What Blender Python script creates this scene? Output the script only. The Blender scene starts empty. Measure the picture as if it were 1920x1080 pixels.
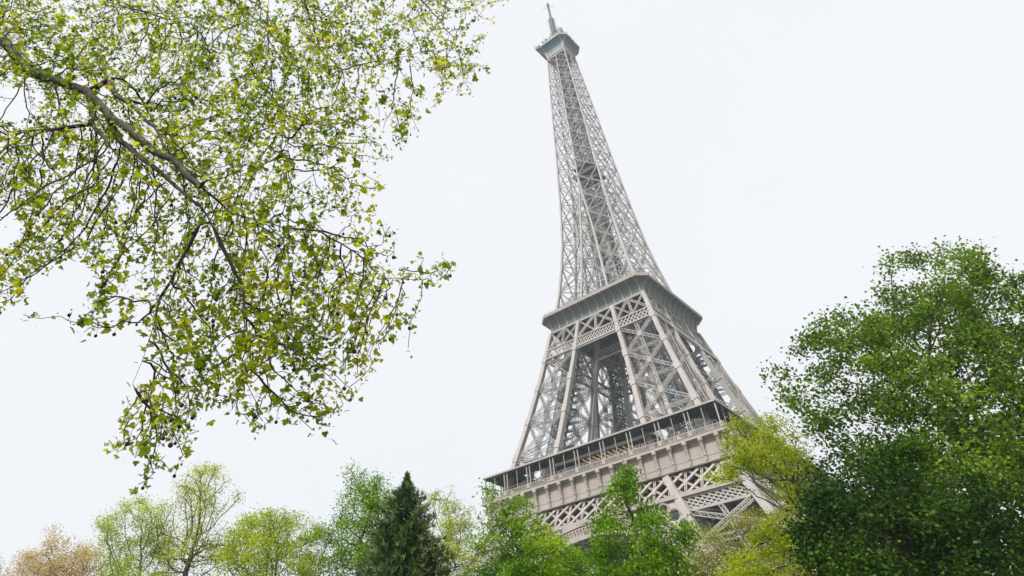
import bpy, math, random
import numpy as np
from mathutils import Matrix, Vector, noise

# ------------------------------------------------------------------ camera, sky, sun, exposure
SC = bpy.context.scene
COL = SC.collection
CAM = np.array([87.361, -179.047, 1.6])
RT = np.array([0.72964, 0.68363, -0.01656])
UP = np.array([0.49627, -0.51270, 0.70061])
FW = np.array([-0.47046, 0.51941, 0.71335])
FPX, PPX, PPY = 1179.44, 855.73, 299.91          # focal length and principal point in 1920x1080 pixels
cd = bpy.data.cameras.new('camera')
cam = bpy.data.objects.new('camera', cd)
COL.objects.link(cam)
SC.camera = cam
cd.sensor_width = 36.0
cd.lens = FPX / 1920 * 36
cd.shift_x = (960 - PPX) / 1920
cd.shift_y = -(540 - PPY) / 1920
cd.clip_start = 0.1
cd.clip_end = 6000
m = Matrix.Identity(4)
for i in range(3):
    m[i][0] = RT[i]; m[i][1] = UP[i]; m[i][2] = -FW[i]; m[i][3] = CAM[i]
cam.matrix_world = m

SUN_EL, SUN_AZ = math.radians(46), math.radians(168)    # azimuth from +Y clockwise
w = bpy.data.worlds.new('World')
SC.world = w
w.use_nodes = True
nt = w.node_tree
for n in list(nt.nodes): nt.nodes.remove(n)
out = nt.nodes.new('ShaderNodeOutputWorld')
bg = nt.nodes.new('ShaderNodeBackground')
sky = nt.nodes.new('ShaderNodeTexSky')
sky.sky_type = 'NISHITA'
sky.sun_disc = False
sky.sun_elevation = SUN_EL
sky.sun_rotation = SUN_AZ
sky.air_density = 1.0
sky.dust_density = 3.0
tc = nt.nodes.new('ShaderNodeTexCoord')
nz = nt.nodes.new('ShaderNodeTexNoise')
nz.inputs['Scale'].default_value = 1.6
nz.inputs['Detail'].default_value = 3
rmp = nt.nodes.new('ShaderNodeValToRGB')                # overcast deck: almost even, slightly cool
rmp.color_ramp.elements[0].position = 0.3
rmp.color_ramp.elements[0].color = (4.66, 4.68, 4.82, 1)
rmp.color_ramp.elements[1].position = 0.7
rmp.color_ramp.elements[1].color = (4.92, 4.92, 5.02, 1)
mx = nt.nodes.new('ShaderNodeMixRGB')
mx.inputs[0].default_value = 0.93
nt.links.new(tc.outputs['Generated'], nz.inputs['Vector'])
nt.links.new(nz.outputs['Fac'], rmp.inputs['Fac'])
nt.links.new(sky.outputs['Color'], mx.inputs[1])
nt.links.new(rmp.outputs['Color'], mx.inputs[2])
nt.links.new(mx.outputs['Color'], bg.inputs['Color'])
bg.inputs['Strength'].default_value = 0.1
nt.links.new(bg.outputs[0], out.inputs[0])

ld = bpy.data.lights.new('sun', 'SUN')
ld.energy = 2.9
ld.angle = math.radians(10)
ld.color = (1.0, 0.955, 0.89)
sun = bpy.data.objects.new('sun', ld)
COL.objects.link(sun)
sd = Vector((math.sin(SUN_AZ) * math.cos(SUN_EL), math.cos(SUN_AZ) * math.cos(SUN_EL), math.sin(SUN_EL)))
sun.rotation_euler = sd.to_track_quat('Z', 'Y').to_euler()

SC.view_settings.view_transform = 'Standard'
SC.view_settings.look = 'None'
SC.view_settings.exposure = 1.0
SC.view_settings.gamma = 1.0
SC.cycles.use_denoising = True
SC.cycles.max_bounces = 7
SC.cycles.diffuse_bounces = 3
SC.cycles.transmission_bounces = 4
SC.cycles.volume_bounces = 1
SC.cycles.caustics_reflective = False
SC.cycles.caustics_refractive = False

# ------------------------------------------------------------------ helpers
def ray(px, py):
    d = FW + RT * (px - PPX) / FPX - UP * (py - PPY) / FPX
    return d / np.linalg.norm(d)

def at(px, py, D):
    """point in the direction of a photo pixel on the upright plane D metres ahead of the camera"""
    d = ray(px, py)
    h = np.array([FW[0], FW[1], 0]); h /= np.linalg.norm(h)
    return CAM + d * D / (d @ h)

HF = np.array([FW[0], FW[1], 0]); HF /= np.linalg.norm(HF)
HR = np.array([HF[1], -HF[0], 0])

def tag(o, label=None, cat=None, group=None, kind=None):
    if label: o['label'] = label
    if cat: o['category'] = cat
    if group: o['group'] = group
    if kind: o['kind'] = kind
    return o

def empty(name, loc=(0, 0, 0)):
    o = bpy.data.objects.new(name, None)
    o.empty_display_size = 0.5
    o.location = loc
    COL.objects.link(o)
    return o

def link(name, me, mat=None, parent=None, loc=None):
    o = bpy.data.objects.new(name, me)
    if mat is not None and not me.materials: me.materials.append(mat)
    COL.objects.link(o)
    if parent is not None: o.parent = parent
    if loc is not None: o.location = loc
    return o

def np_mesh(name, V, F=None, loops=None, sizes=None, attr=None, smooth=False):
    """F: list of equal-size index arrays, or loops + sizes"""
    me = bpy.data.meshes.new(name)
    V = np.asarray(V, dtype=np.float32).reshape(-1, 3)
    if F is not None:
        Fs = [np.asarray(f, dtype=np.int32) for f in F if len(f)]
        loops = np.concatenate([f.ravel() for f in Fs])
        sizes = np.concatenate([np.full(len(f), f.shape[1], np.int32) for f in Fs])
    starts = np.concatenate([[0], np.cumsum(sizes)[:-1]]).astype(np.int32)
    me.vertices.add(len(V)); me.vertices.foreach_set('co', V.ravel())
    me.loops.add(len(loops)); me.loops.foreach_set('vertex_index', loops.astype(np.int32))
    me.polygons.add(len(sizes)); me.polygons.foreach_set('loop_start', starts)
    me.polygons.foreach_set('use_smooth', np.full(len(sizes), bool(smooth)))
    if attr is not None:
        a = me.attributes.new('tint', 'FLOAT', 'POINT')
        a.data.foreach_set('value', np.asarray(attr, np.float32))
    me.update(calc_edges=True)
    me.validate()
    return me

def nrm(a): return a / np.maximum(np.linalg.norm(a, axis=-1, keepdims=True), 1e-9)

class MB:
    """collects box bars and polygons into one mesh"""
    def __init__(s): s.P = []; s.Q = []; s.w = []; s.h = []; s.n = []; s.polyV = []; s.polyF = []; s.nv = 0
    def bar(s, P, Q, w, h=None, n=(0, 0, 1)):
        s.P.append(P); s.Q.append(Q); s.w.append(w); s.h.append(w if h is None else h); s.n.append(n)
    def poly(s, V, F):
        for f in F: s.polyF.append([i + s.nv for i in f])
        s.polyV.extend(V); s.nv += len(V)
    def box(s, lo, hi):
        x0, y0, z0 = lo; x1, y1, z1 = hi
        s.poly([(x0,y0,z0),(x1,y0,z0),(x1,y1,z0),(x0,y1,z0),(x0,y0,z1),(x1,y0,z1),(x1,y1,z1),(x0,y1,z1)],
               [(0,3,2,1),(4,5,6,7),(0,1,5,4),(1,2,6,5),(2,3,7,6),(3,0,4,7)])
    def flat(s, P, Q, w, n, t=0.14, pitch=None, fl=None, zz=None):
        """flat lattice girder: two flanges and a zigzag web, lying in the plane with normal n"""
        P = np.array(P, float); Q = np.array(Q, float); n = np.array(n, float)
        d = Q - P; L = np.linalg.norm(d); d /= L
        sd_ = np.cross(n, d); sd_ /= np.linalg.norm(sd_)
        fl = fl or t; zz = zz or t * 0.6
        k = max(2, int(round(L / (pitch or w * 1.1))))
        a = sd_ * (w - fl) / 2
        s.bar(P + a, Q + a, fl, t, n); s.bar(P - a, Q - a, fl, t, n)
        for i in range(k):
            u, v = P + d * L * i / k, P + d * L * (i + 1) / k
            g = 1 if i % 2 else -1
            s.bar(u + a * g, v - a * g, zz, zz, n)
    def boxlat(s, P, Q, w, n, depth=None, t=0.14, pitch=None):
        n = np.array(n, float); n /= np.linalg.norm(n)
        dp = depth or w
        for g in (1, -1):
            o = n * g * (dp - t) / 2
            s.flat(np.array(P) + o, np.array(Q) + o, w, n, t, pitch)
    def build(s, name, mat=None, parent=None, loc=None):
        V = []; F4 = []; base = 0
        if s.P:
            P = np.array(s.P, float); Q = np.array(s.Q, float); n = np.array(s.n, float)
            wd = np.array(s.w, float)[:, None] / 2; hd = np.array(s.h, float)[:, None] / 2
            d = nrm(Q - P)
            a = np.cross(n, d)
            bad = np.linalg.norm(a, axis=1) < 1e-4
            if bad.any(): a[bad] = np.cross(np.array([0.31, 0.95, 0.05]), d[bad])
            a = nrm(a); b = np.cross(d, a)
            a = a * wd; b = b * hd
            C = np.stack([P-a-b, P+a-b, P+a+b, P-a+b, Q-a-b, Q+a-b, Q+a+b, Q-a+b], 1)
            V.append(C.reshape(-1, 3))
            f = np.array([(0,3,2,1),(4,5,6,7),(0,1,5,4),(1,2,6,5),(2,3,7,6),(3,0,4,7)])
            F4.append((f[None] + 8 * np.arange(len(P))[:, None, None]).reshape(-1, 4))
            base = 8 * len(P)
        loops = [F4[0].ravel()] if F4 else []
        sizes = [np.full(len(F4[0]), 4)] if F4 else []
        if s.polyV:
            V.append(np.array(s.polyV, float))
            loops.append(np.array([i + base for f in s.polyF for i in f])); sizes.append(np.array([len(f) for f in s.polyF]))
        me = np_mesh(name, np.concatenate(V), loops=np.concatenate(loops), sizes=np.concatenate(sizes))
        return link(name, me, mat, parent, loc)

# ------------------------------------------------------------------ materials
def material(name, base, rough=0.6, var=0.12, scale=0.6, metallic=0.0, bump=0.0, spec=0.4, streak=False):
    mt = bpy.data.materials.new(name)
    mt.use_nodes = True
    t = mt.node_tree; b = t.nodes['Principled BSDF']
    g = t.nodes.new('ShaderNodeNewGeometry')
    mp = t.nodes.new('ShaderNodeMapping')
    if streak: mp.inputs['Scale'].default_value = (1, 1, 0.12)
    t.links.new(g.outputs['Position'], mp.inputs['Vector'])
    nn = t.nodes.new('ShaderNodeTexNoise')
    nn.inputs['Scale'].default_value = scale; nn.inputs['Detail'].default_value = 5
    t.links.new(mp.outputs[0], nn.inputs['Vector'])
    r = t.nodes.new('ShaderNodeValToRGB')
    r.color_ramp.elements[0].position = 0.3; r.color_ramp.elements[1].position = 0.7
    r.color_ramp.elements[0].color = tuple(c * (1 - var) for c in base) + (1,)
    r.color_ramp.elements[1].color = tuple(min(1, c * (1 + var)) for c in base) + (1,)
    t.links.new(nn.outputs['Fac'], r.inputs['Fac'])
    t.links.new(r.outputs['Color'], b.inputs['Base Color'])
    b.inputs['Roughness'].default_value = rough
    b.inputs['Metallic'].default_value = metallic
    b.inputs['Specular IOR Level'].default_value = spec
    if bump:
        bp = t.nodes.new('ShaderNodeBump'); bp.inputs['Strength'].default_value = bump
        t.links.new(nn.outputs['Fac'], bp.inputs['Height']); t.links.new(bp.outputs[0], b.inputs['Normal'])
    return mt

def leaf_material(name, cols, trans=0.5, tcol=1.35, rough=0.5):
    mt = bpy.data.materials.new(name)
    mt.use_nodes = True
    t = mt.node_tree; b = t.nodes['Principled BSDF']; o = t.nodes['Material Output']
    a = t.nodes.new('ShaderNodeAttribute'); a.attribute_name = 'tint'
    r = t.nodes.new('ShaderNodeValToRGB')
    el = r.color_ramp.elements
    while len(el) < len(cols): el.new(0.5)
    for i, c in enumerate(cols):
        el[i].position = i / (len(cols) - 1); el[i].color = tuple(c) + (1,)
    t.links.new(a.outputs['Fac'], r.inputs['Fac'])
    t.links.new(r.outputs['Color'], b.inputs['Base Color'])
    b.inputs['Roughness'].default_value = rough
    b.inputs['Specular IOR Level'].default_value = 0.12
    tr = t.nodes.new('ShaderNodeBsdfTranslucent')
    mu = t.nodes.new('ShaderNodeMixRGB'); mu.blend_type = 'MULTIPLY'; mu.inputs[0].default_value = 1
    mu.inputs[2].default_value = (tcol * 1.05, tcol, tcol * 0.55, 1)
    t.links.new(r.outputs['Color'], mu.inputs[1]); t.links.new(mu.outputs[0], tr.inputs['Color'])
    ms = t.nodes.new('ShaderNodeMixShader'); ms.inputs[0].default_value = trans
    t.links.new(b.outputs[0], ms.inputs[1]); t.links.new(tr.outputs[0], ms.inputs[2])
    t.links.new(ms.outputs[0], o.inputs['Surface'])
    return mt

IRON = material('painted_iron', (0.31, 0.287, 0.274), 0.55, 0.10, 0.35, streak=True)
IRON_LIGHT = material('painted_iron_plate', (0.31, 0.272, 0.249), 0.55, 0.10, 0.5, streak=True)
IRON_SHADED = material('shaded_iron', (0.018, 0.04, 0.042), 0.6, 0.2, 0.5)  # teal shade beneath the decks put into the base colour
TOPSOFFIT_SHADED = material('top_soffit_shaded', (0.09, 0.15, 0.19), 0.5, 0.1, 0.4)  # shade of the flare and blue of the haze painted into one tone
CORNICE_SHADED = material('cornice_plate_shaded', (0.12, 0.15, 0.155), 0.5, 0.15, 0.3, streak=True)  # overhang shade painted in: darker than the ribs' iron
GLASS_DARK = material('pavilion_glass', (0.10, 0.12, 0.13), 0.12, 0.2, 0.2, spec=0.6)
GREY_METAL = material('grey_metal', (0.115, 0.14, 0.155), 0.5, 0.2, 1.0)
def glass_material():
    mt = bpy.data.materials.new('clear_glass'); mt.use_nodes = True
    t = mt.node_tree
    for n_ in list(t.nodes): t.nodes.remove(n_)
    o = t.nodes.new('ShaderNodeOutputMaterial'); tr = t.nodes.new('ShaderNodeBsdfTransparent'); gg = t.nodes.new('ShaderNodeBsdfGlossy')
    tr.inputs[0].default_value = (0.82, 0.86, 0.86, 1); gg.inputs['Roughness'].default_value = 0.03
    m_ = t.nodes.new('ShaderNodeMixShader'); m_.inputs[0].default_value = 0.14
    t.links.new(tr.outputs[0], m_.inputs[1]); t.links.new(gg.outputs[0], m_.inputs[2]); t.links.new(m_.outputs[0], o.inputs['Surface'])
    return mt
GLASS = glass_material()
WHITE_PANEL = material('white_panel', (0.75, 0.75, 0.75), 0.5, 0.1, 0.5)
STONE = material('pale_stone', (0.36, 0.33, 0.28), 0.85, 0.2, 0.8, bump=0.2)
def lamp_material():
    mt = bpy.data.materials.new('warm_strip_light'); mt.use_nodes = True
    b = mt.node_tree.nodes['Principled BSDF']
    b.inputs['Base Color'].default_value = (0.9, 0.6, 0.3, 1)
    b.inputs['Emission Color'].default_value = (1.0, 0.62, 0.25, 1)
    b.inputs['Emission Strength'].default_value = 0.5
    return mt
WARM = lamp_material()
WOOD = material('warm_wood_ceiling', (0.30, 0.13, 0.05), 0.6, 0.2, 1)

# ------------------------------------------------------------------ ground
def ground_material():
    mt = bpy.data.materials.new('park_lawn'); mt.use_nodes = True
    t = mt.node_tree; b = t.nodes['Principled BSDF']
    g = t.nodes.new('ShaderNodeNewGeometry')
    n1 = t.nodes.new('ShaderNodeTexNoise'); n1.inputs['Scale'].default_value = 0.05; n1.inputs['Detail'].default_value = 8
    n2 = t.nodes.new('ShaderNodeTexNoise'); n2.inputs['Scale'].default_value = 9; n2.inputs['Detail'].default_value = 4
    t.links.new(g.outputs['Position'], n1.inputs['Vector']); t.links.new(g.outputs['Position'], n2.inputs['Vector'])
    r1 = t.nodes.new('ShaderNodeValToRGB')
    r1.color_ramp.elements[0].position = 0.42; r1.color_ramp.elements[0].color = (0.05, 0.08, 0.025, 1)
    r1.color_ramp.elements[1].position = 0.60; r1.color_ramp.elements[1].color = (0.14, 0.125, 0.095, 1)
    mxx = t.nodes.new('ShaderNodeMixRGB'); mxx.blend_type = 'MULTIPLY'; mxx.inputs[0].default_value = 0.5
    t.links.new(n1.outputs['Fac'], r1.inputs['Fac']); t.links.new(r1.outputs[0], mxx.inputs[1]); t.links.new(n2.outputs['Color'], mxx.inputs[2])
    t.links.new(mxx.outputs[0], b.inputs['Base Color']); b.inputs['Roughness'].default_value = 0.95
    return mt
mbg = MB()
mbg.poly([(-1500,-1500,0),(1500,-1500,0),(1500,1500,0),(-1500,1500,0)], [(0,1,2,3)])
tag(mbg.build('ground', ground_material()), kind='structure')

# ------------------------------------------------------------------ the tower
def W(z): return float(np.interp(z, [0,53,57,69,83,96,110,116,124,139,150,165,180,195,218,245,263,277],
                                 [62.4,33.9,32.2,28.7,24.5,21,17.9,16.2,14.6,12.4,11.2,10.2,9.4,8.6,7.6,6.35,5.4,5.0]))
def Vi(z): return float(np.interp(z, [0,53,57,71,80,89,101,110,112,125,137,147,157,167,176],
                                  [46.4,18.4,16.3,13.2,11.7,10.2,8.0,6.6,6.2,4.7,3.6,2.8,1.8,0.8,0.0]))
TW = empty('lattice_tower')
tag(TW, 'tall grey brown iron lattice tower with two wide platforms and antenna top', 'tower')

def quad(o, fn=None):
    """the same part on the other three sides, with its sub-parts"""
    res = [o]
    kids = list(o.children)
    for k in (1, 2, 3):
        c = o.copy(); COL.objects.link(c); c.parent = o.parent
        c.rotation_euler = (0, 0, k * math.pi / 2)
        for ch in kids:
            d = ch.copy(); COL.objects.link(d); d.parent = c
        res.append(c)
    return res

def corner(z, a, b): # a,b in 'WV' : x = +a, y = -b
    f = {'W': W, 'V': Vi}
    return np.array([f[a](z), -f[b](z), z])

FACES = [(('V','W'),('W','W'),(0,-1,0)), (('W','W'),('W','V'),(1,0,0)), (('V','V'),('W','V'),(0,1,0)), (('V','W'),('V','V'),(-1,0,0))]

# --- stage one piers (ground to first platform)
pm = MB()
nodes1 = [4, 15, 27, 36.5, 43.4, 46.4, 53, 57.5]
for a in 'WV':
    for b in 'WV':
        for z0, z1 in zip(nodes1[:-1], nodes1[1:]):
            pm.bar(corner(z0,a,b), corner(z1,a,b), 1.5, 1.5, (0,1,0))
for f0, f1, n in FACES:
    for i, (z0, z1) in enumerate(zip(nodes1[:-1], nodes1[1:])):
        A0, B0, A1, B1 = corner(z0,*f0), corner(z0,*f1), corner(z1,*f0), corner(z1,*f1)
        if z0 >= 46: continue
        if z0 == 43.4:                                    # deep horizontal trellis truss
            pm.bar(A0, B0, 0.55, 0.75, n); pm.bar(A1, B1, 0.45, 0.7, n)
            K = 10
            for off in (0.0,):
                for j in range(-3, K):
                    for g in (0, 1):
                        t0, t1 = j / K, (j + 3) / K
                        if g: t0, t1 = t1, t0
                        zt0, zt1 = 0.0, 1.0
                        # clip to the panel
                        lo, hi = min(t0,t1), max(t0,t1)
                        u0 = max(lo, 0.0); u1 = min(hi, 1.0)
                        if u1 - u0 < 0.02: continue
                        s0 = (u0 - t0) / (t1 - t0); s1 = (u1 - t0) / (t1 - t0)
                        P = (A0*(1-u0)+B0*u0)*(1-s0) + (A1*(1-u0)+B1*u0)*s0
                        Q = (A0*(1-u1)+B0*u1)*(1-s1) + (A1*(1-u1)+B1*u1)*s1
                        o = np.array(n) * (0.12 if g else -0.12)
                        pm.bar(P+o, Q+o, 0.3, 0.1, n)
            continue
        pm.boxlat(A0, B1, 1.0, n, 0.9, 0.16, 1.0); pm.boxlat(B0, A1, 1.0, n, 0.9, 0.16, 1.0)
        pm.boxlat(A0, B0, 1.2, n, 0.9, 0.16, 1.2)
        M0, M1 = (A0+B0)/2, (A1+B1)/2
        pm.boxlat(M0, M1, 0.9, n, 0.9, 0.14, 1.0)
for z in nodes1[1:6]:
    pm.boxlat(corner(z,'W','W'), corner(z,'V','V'), 1.0, (0,0,1), 0.8, 0.15, 1.2)
    pm.boxlat(corner(z,'W','V'), corner(z,'V','W'), 1.0, (0,0,1.0), 0.8, 0.15, 1.2)
# the lift and stair track leaning inside the pier
for dx in (-1.6, 1.6):
    c0 = np.array([54.4+dx, -54.4, 4]); c1 = np.array([25.6+dx, -25.6, 54])
    pm.boxlat(c0, c1, 1.6, (0,1,0), 2.6, 0.18, 1.0)
pier = pm.build('lower_pillar', IRON, TW)
st = MB(); fme = None
st.poly([(-4,-4,-0.6),(4,-4,-0.6),(4,4,-0.6),(-4,4,-0.6),(-2.2,-2.2,4.2),(2.2,-2.2,4.2),(2.2,2.2,4.2),(-2.2,2.2,4.2)],
        [(0,3,2,1),(4,5,6,7),(0,1,5,4),(1,2,6,5),(2,3,7,6),(3,0,4,7)])
for x, y in ((62.4,-62.4),(46.4,-62.4),(62.4,-46.4),(46.4,-46.4)):
    if fme is None: fme = st.build('stone_footing', STONE, pier, (x,y,0)).data
    else: link('stone_footing', fme, None, pier, (x,y,0))
for z in (38.6, 46.7):
    dk = MB(); x0, x1 = Vi(z)+0.9, W(z)-0.9
    dk.box((x0,-x1,z),(x1,-x0,z+0.2)); dk.build('lift_deck', IRON_SHADED, pier)
quad(pier)

# --- arch with its decorated rim, plates with round holes
ZC, R0, R1 = 6.4, 37.0, 40.4
am = MB()
def ring_pt(r, a, y): return np.array([r*math.sin(a), y, ZC + r*math.cos(a)])
def FY(z): return -W(z) - 0.3
AMAX = math.radians(88)
NA = 132
for r, wd in ((R0, 0.9), (R1, 0.9), (R0+0.95, 0.2), (R1-0.9, 0.2)):
    for i in range(NA):
        a0, a1 = -AMAX + 2*AMAX*i/NA, -AMAX + 2*AMAX*(i+1)/NA
        P, Q = ring_pt(r,a0,0), ring_pt(r,a1,0)
        P[1] = FY(P[2]); Q[1] = FY(Q[2])
        am.bar(P, Q, 1.3 if wd > 0.5 else 0.4, wd, (0,1,0.0)) if False else am.bar(P, Q, wd, 1.3 if wd > 0.5 else 0.4, (0,1,0))
        if i % 1 == 0 and wd > 0.5 and r == R0:
            u, v = ring_pt(R1-0.5, (a0+a1)/2, 0), ring_pt(R0+0.5, a0, 0)
            u[1] = FY(u[2]); v[1] = FY(v[2]); am.bar(v, u, 0.15, 0.25, (0,1,0))
            v = ring_pt(R0+0.5, a1, 0); v[1] = FY(v[2]); am.bar(v, u, 0.15, 0.25, (0,1,0))
        if r == R0 and wd > 0.5:                     # inner barrel of the arch
            P2, Q2 = P.copy(), Q.copy(); P2[1] += 7; Q2[1] += 7
            if i % 3 == 0: am.bar(P, P2, 0.3, 0.5, (0,0,1))
            am.bar(P2, Q2, 0.6, 0.6, (0,1,0))
            if i % 3 == 0 and i + 3 <= NA:
                a3 = -AMAX + 2*AMAX*(i+3)/NA
                Q3 = ring_pt(R0, a3, 0); Q3[1] = FY(Q3[2]) + 7
                am.bar(P, Q3, 0.18, 0.25, (0,0,1))
# plate with holes between the arch, girder and pier rib
def spandrel(sgn):
    def rib_x(z): return Vi(z) - 0.6
    N = 64
    holes = []
    for (hx, hz, hr) in ((18.4,45.0,1.15),(21.1,43.2,1.3),(23.3,40.6,1.2),(25.6,37.6,1.0),(27.7,34.4,0.85)):
        holes.append((hx,hz,hr))
    step = 0.22
    xs = np.arange(14.5, 30, step); zs = np.arange(30, 47.2, step)
    V = []; F = []; idx = {}
    def vid(x, z):
        k = (round(x,3), round(z,3))
        if k not in idx: idx[k] = len(V); V.append((sgn*x, FY(z)+0.1, z))
        return idx[k]
    for x in xs:
        for z in zs:
            cx, cz = x+step/2, z+step/2
            if cz > 46.7 or cx > Vi(cz)+0.2: continue
            rr = math.hypot(cx, cz-ZC)
            if rr < R1 + 0.2: continue
            if any(math.hypot(cx-hx, (cz-hz)) < hr for hx,hz,hr in holes): continue
            f = [vid(x,z), vid(x+step,z), vid(x+step,z+step), vid(x,z+step)]
            F.append(f if sgn > 0 else f[::-1])
    am.poly(V, F)
    for hx,hz,hr in holes:
        for k in range(20):
            a0, a1 = 2*math.pi*k/20, 2*math.pi*(k+1)/20
            am.bar((sgn*(hx+hr*math.cos(a0)),FY(hz),hz+hr*math.sin(a0)), (sgn*(hx+hr*math.cos(a1)),FY(hz),hz+hr*math.sin(a1)), 0.3, 0.5, (0,1,0))
spandrel(1); spandrel(-1)
quad(am.build('arch', IRON_LIGHT, TW))

# --- trellis girder under the first platform
gm = MB()
GZ0, GZ1 = 47.1, 53.0
def gface(x, z, dy=0): return np.array([x, -W(z) - 0.25 + dy, z])
for dy, k in ((0, 1.0), (7.0, 0.8)):
    xe0, xe1 = W(GZ0), W(GZ1)
    if dy: xe0 -= 7; xe1 -= 7
    gm.bar(gface(-xe0,GZ0,dy), gface(xe0,GZ0,dy), 0.85*k, 0.9, (0,1,0))
    gm.bar(gface(-xe0,GZ0-0.45,dy-0.1), gface(xe0,GZ0-0.45,dy-0.1), 0.12, 1.3, (0,1,0))
    sp = 3.94
    N = 8 if not dy else 6
    for i in range(-N, N+1):
        x = i*sp
        gm.flat(gface(x,GZ0,dy), gface(x,GZ1,dy), 0.62, (0,1,0), 0.2, 1.2, 0.2, 0.12)
    for i in range(-N-1, N+1):
        for g in (1, -1):
            x0 = i*sp; x1 = x0 + 2*sp
            if x1 > xe1 - .5: x1 = xe1 - .5
            P, Q = (x0, x1) if g > 0 else (x1, x0)
            if abs(P) > xe0+0.5 or abs(Q) > xe1+0.8: continue
            gm.bar(gface(P,GZ0,dy-0.15*g), gface(Q,GZ1,dy-0.15*g), 0.46*k, 0.14, (0,1,0))
            gm.bar(gface(P+0.35,GZ0,dy+0.5-0.15*g), gface(Q+0.35,GZ1,dy+0.5-0.15*g), 0.2*k, 0.14, (0,1,0))
for i in range(-8, 9):
    x = i*3.94
    gm.flat(gface(x,GZ0,0), gface(x*0.8,GZ0,7), 0.7, (0,0,1), 0.2, 1.0)
for sx in (-1, 1):
    gm.bar(gface(sx*18.5,53.2,-0.1), gface(sx*24.6,42.0,-0.35), 1.35, 0.8, (0,1,0))
quad(gm.build('lattice_girder', IRON_LIGHT, TW))

# --- mitred profile running along the front side and its three copies
def mitre(profile, chf=None, name='', mat=None, parent=TW, close=False, extra=None, copies=True):
    b = MB()
    V = []; F = []
    pf = list(profile)
    for o, z in pf:
        c = chf(o, z) if chf else 0.0
        V += [(-(o-c), -o, z), (o-c, -o, z)]
    n = len(pf)
    rng = range(n) if close else range(n-1)
    for i in rng:
        j = (i+1) % n
        F.append((2*i, 2*i+1, 2*j+1, 2*j))
    if chf:                                                 # chamfer panel at the right-hand corner
        k = len(V)
        for o, z in pf:
            c = chf(o, z)
            V += [(o-c, -o, z), (o, -(o-c), z)]
        for i in rng:
            j = (i+1) % n
            F.append((k+2*i, k+2*i+1, k+2*j+1, k+2*j))
    b.poly(V, F)
    if extra: extra(b)
    return b

def bracket_mesh():
    b = MB()
    # console: rounded head, tapering curved shaft, small foot ball
    prof = [(0.0,58.0,0.42),(0.1,57.5,0.40),(0.22,56.8,0.33),(0.42,56.0,0.29),(0.58,55.2,0.27),(0.68,54.5,0.27),(0.74,53.9,0.27),(0.8,53.3,0.25)]
    for (y0,z0,r0),(y1,z1,r1) in zip(prof[:-1],prof[1:]):
        b.bar((0,y0,z0),(0,y1,z1), r0+r1, r0+r1+0.3, (0,1,0))
    def ball(y,z,r):
        V=[];F=[];A=10;B=6
        for i in range(B+1):
            for j in range(A):
                t=math.pi*i/B;p_=2*math.pi*j/A
                V.append((r*math.sin(t)*math.cos(p_), y+r*math.sin(t)*math.sin(p_), z+r*math.cos(t)))
        for i in range(B):
            for j in range(A):
                F.append((i*A+j,(i+1)*A+j,(i+1)*A+(j+1)%A,i*A+(j+1)%A))
        b.poly(V,F)
    ball(-0.15,57.55,0.62); ball(0.45,54.5,0.38); ball(0.62,53.75,0.27)
    return b
def frieze():
    prof = [(35.0,52.75),(35.15,52.75),(35.15,53.2),(34.75,53.2),(34.75,54.3),(34.82,54.3),(34.82,54.45),(34.72,54.45),(34.72,57.6),(35.2,57.9),(36.0,58.05),(36.0,58.6),(35.5,58.6),(35.5,58.9),(33.0,58.9)]
    def ex(b):
        for i in range(55):                         # upright plate joints
            x = -34.3 + 68.6*i/54
            b.bar((x,-34.73,54.5),(x,-34.73,57.6),0.05,0.05,(0,1,0))
        for z in (52.95,):
            b.bar((-35,-35.2,z),(35,-35.2,z),0.1,0.1,(0,1,0))
    o = mitre(prof, extra=ex).build('frieze', IRON_LIGHT, TW)
    bm_ = None
    b0 = bracket_mesh()
    for i in range(18):
        x = -35.45 + 3.94*(i+0.5)
        if bm_ is None:
            c = b0.build('bracket', IRON_LIGHT, o, (x,-35.7,0)); bm_ = c.data
        else: link('bracket', bm_, None, o, (x,-35.7,0))
    return quad(o)
frieze()
# balustrade
rm = MB()
rm.bar((-35.6,-35.6,59.95),(35.6,-35.6,59.95),0.16,0.12,(0,1,0)); rm.bar((-35.6,-35.6,58.98),(35.6,-35.6,58.98),0.10,0.1,(0,1,0))
for i in range(216):
    x = -35.5 + 71*i/215
    rm.bar((x,-35.6,58.9),(x,-35.6,59.9),0.10,0.08,(0,1,0))
for i in range(10):
    x = -35.45 + 7.88*i
    rm.box((x-0.5,-35.72,58.9),(x+0.5,-35.45,60.05))
# glass wind screen posts behind
for i in range(72):
    x = -34 + 68*i/71
    rm.bar((x,-34.6,58.9),(x,-34.6,61.1),0.06,0.06,(0,1,0))
rm.bar((-34,-34.6,61.1),(34,-34.6,61.1),0.06,0.06,(0,1,0))
quad(rm.build('balustrade', IRON_LIGHT, TW))
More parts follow.
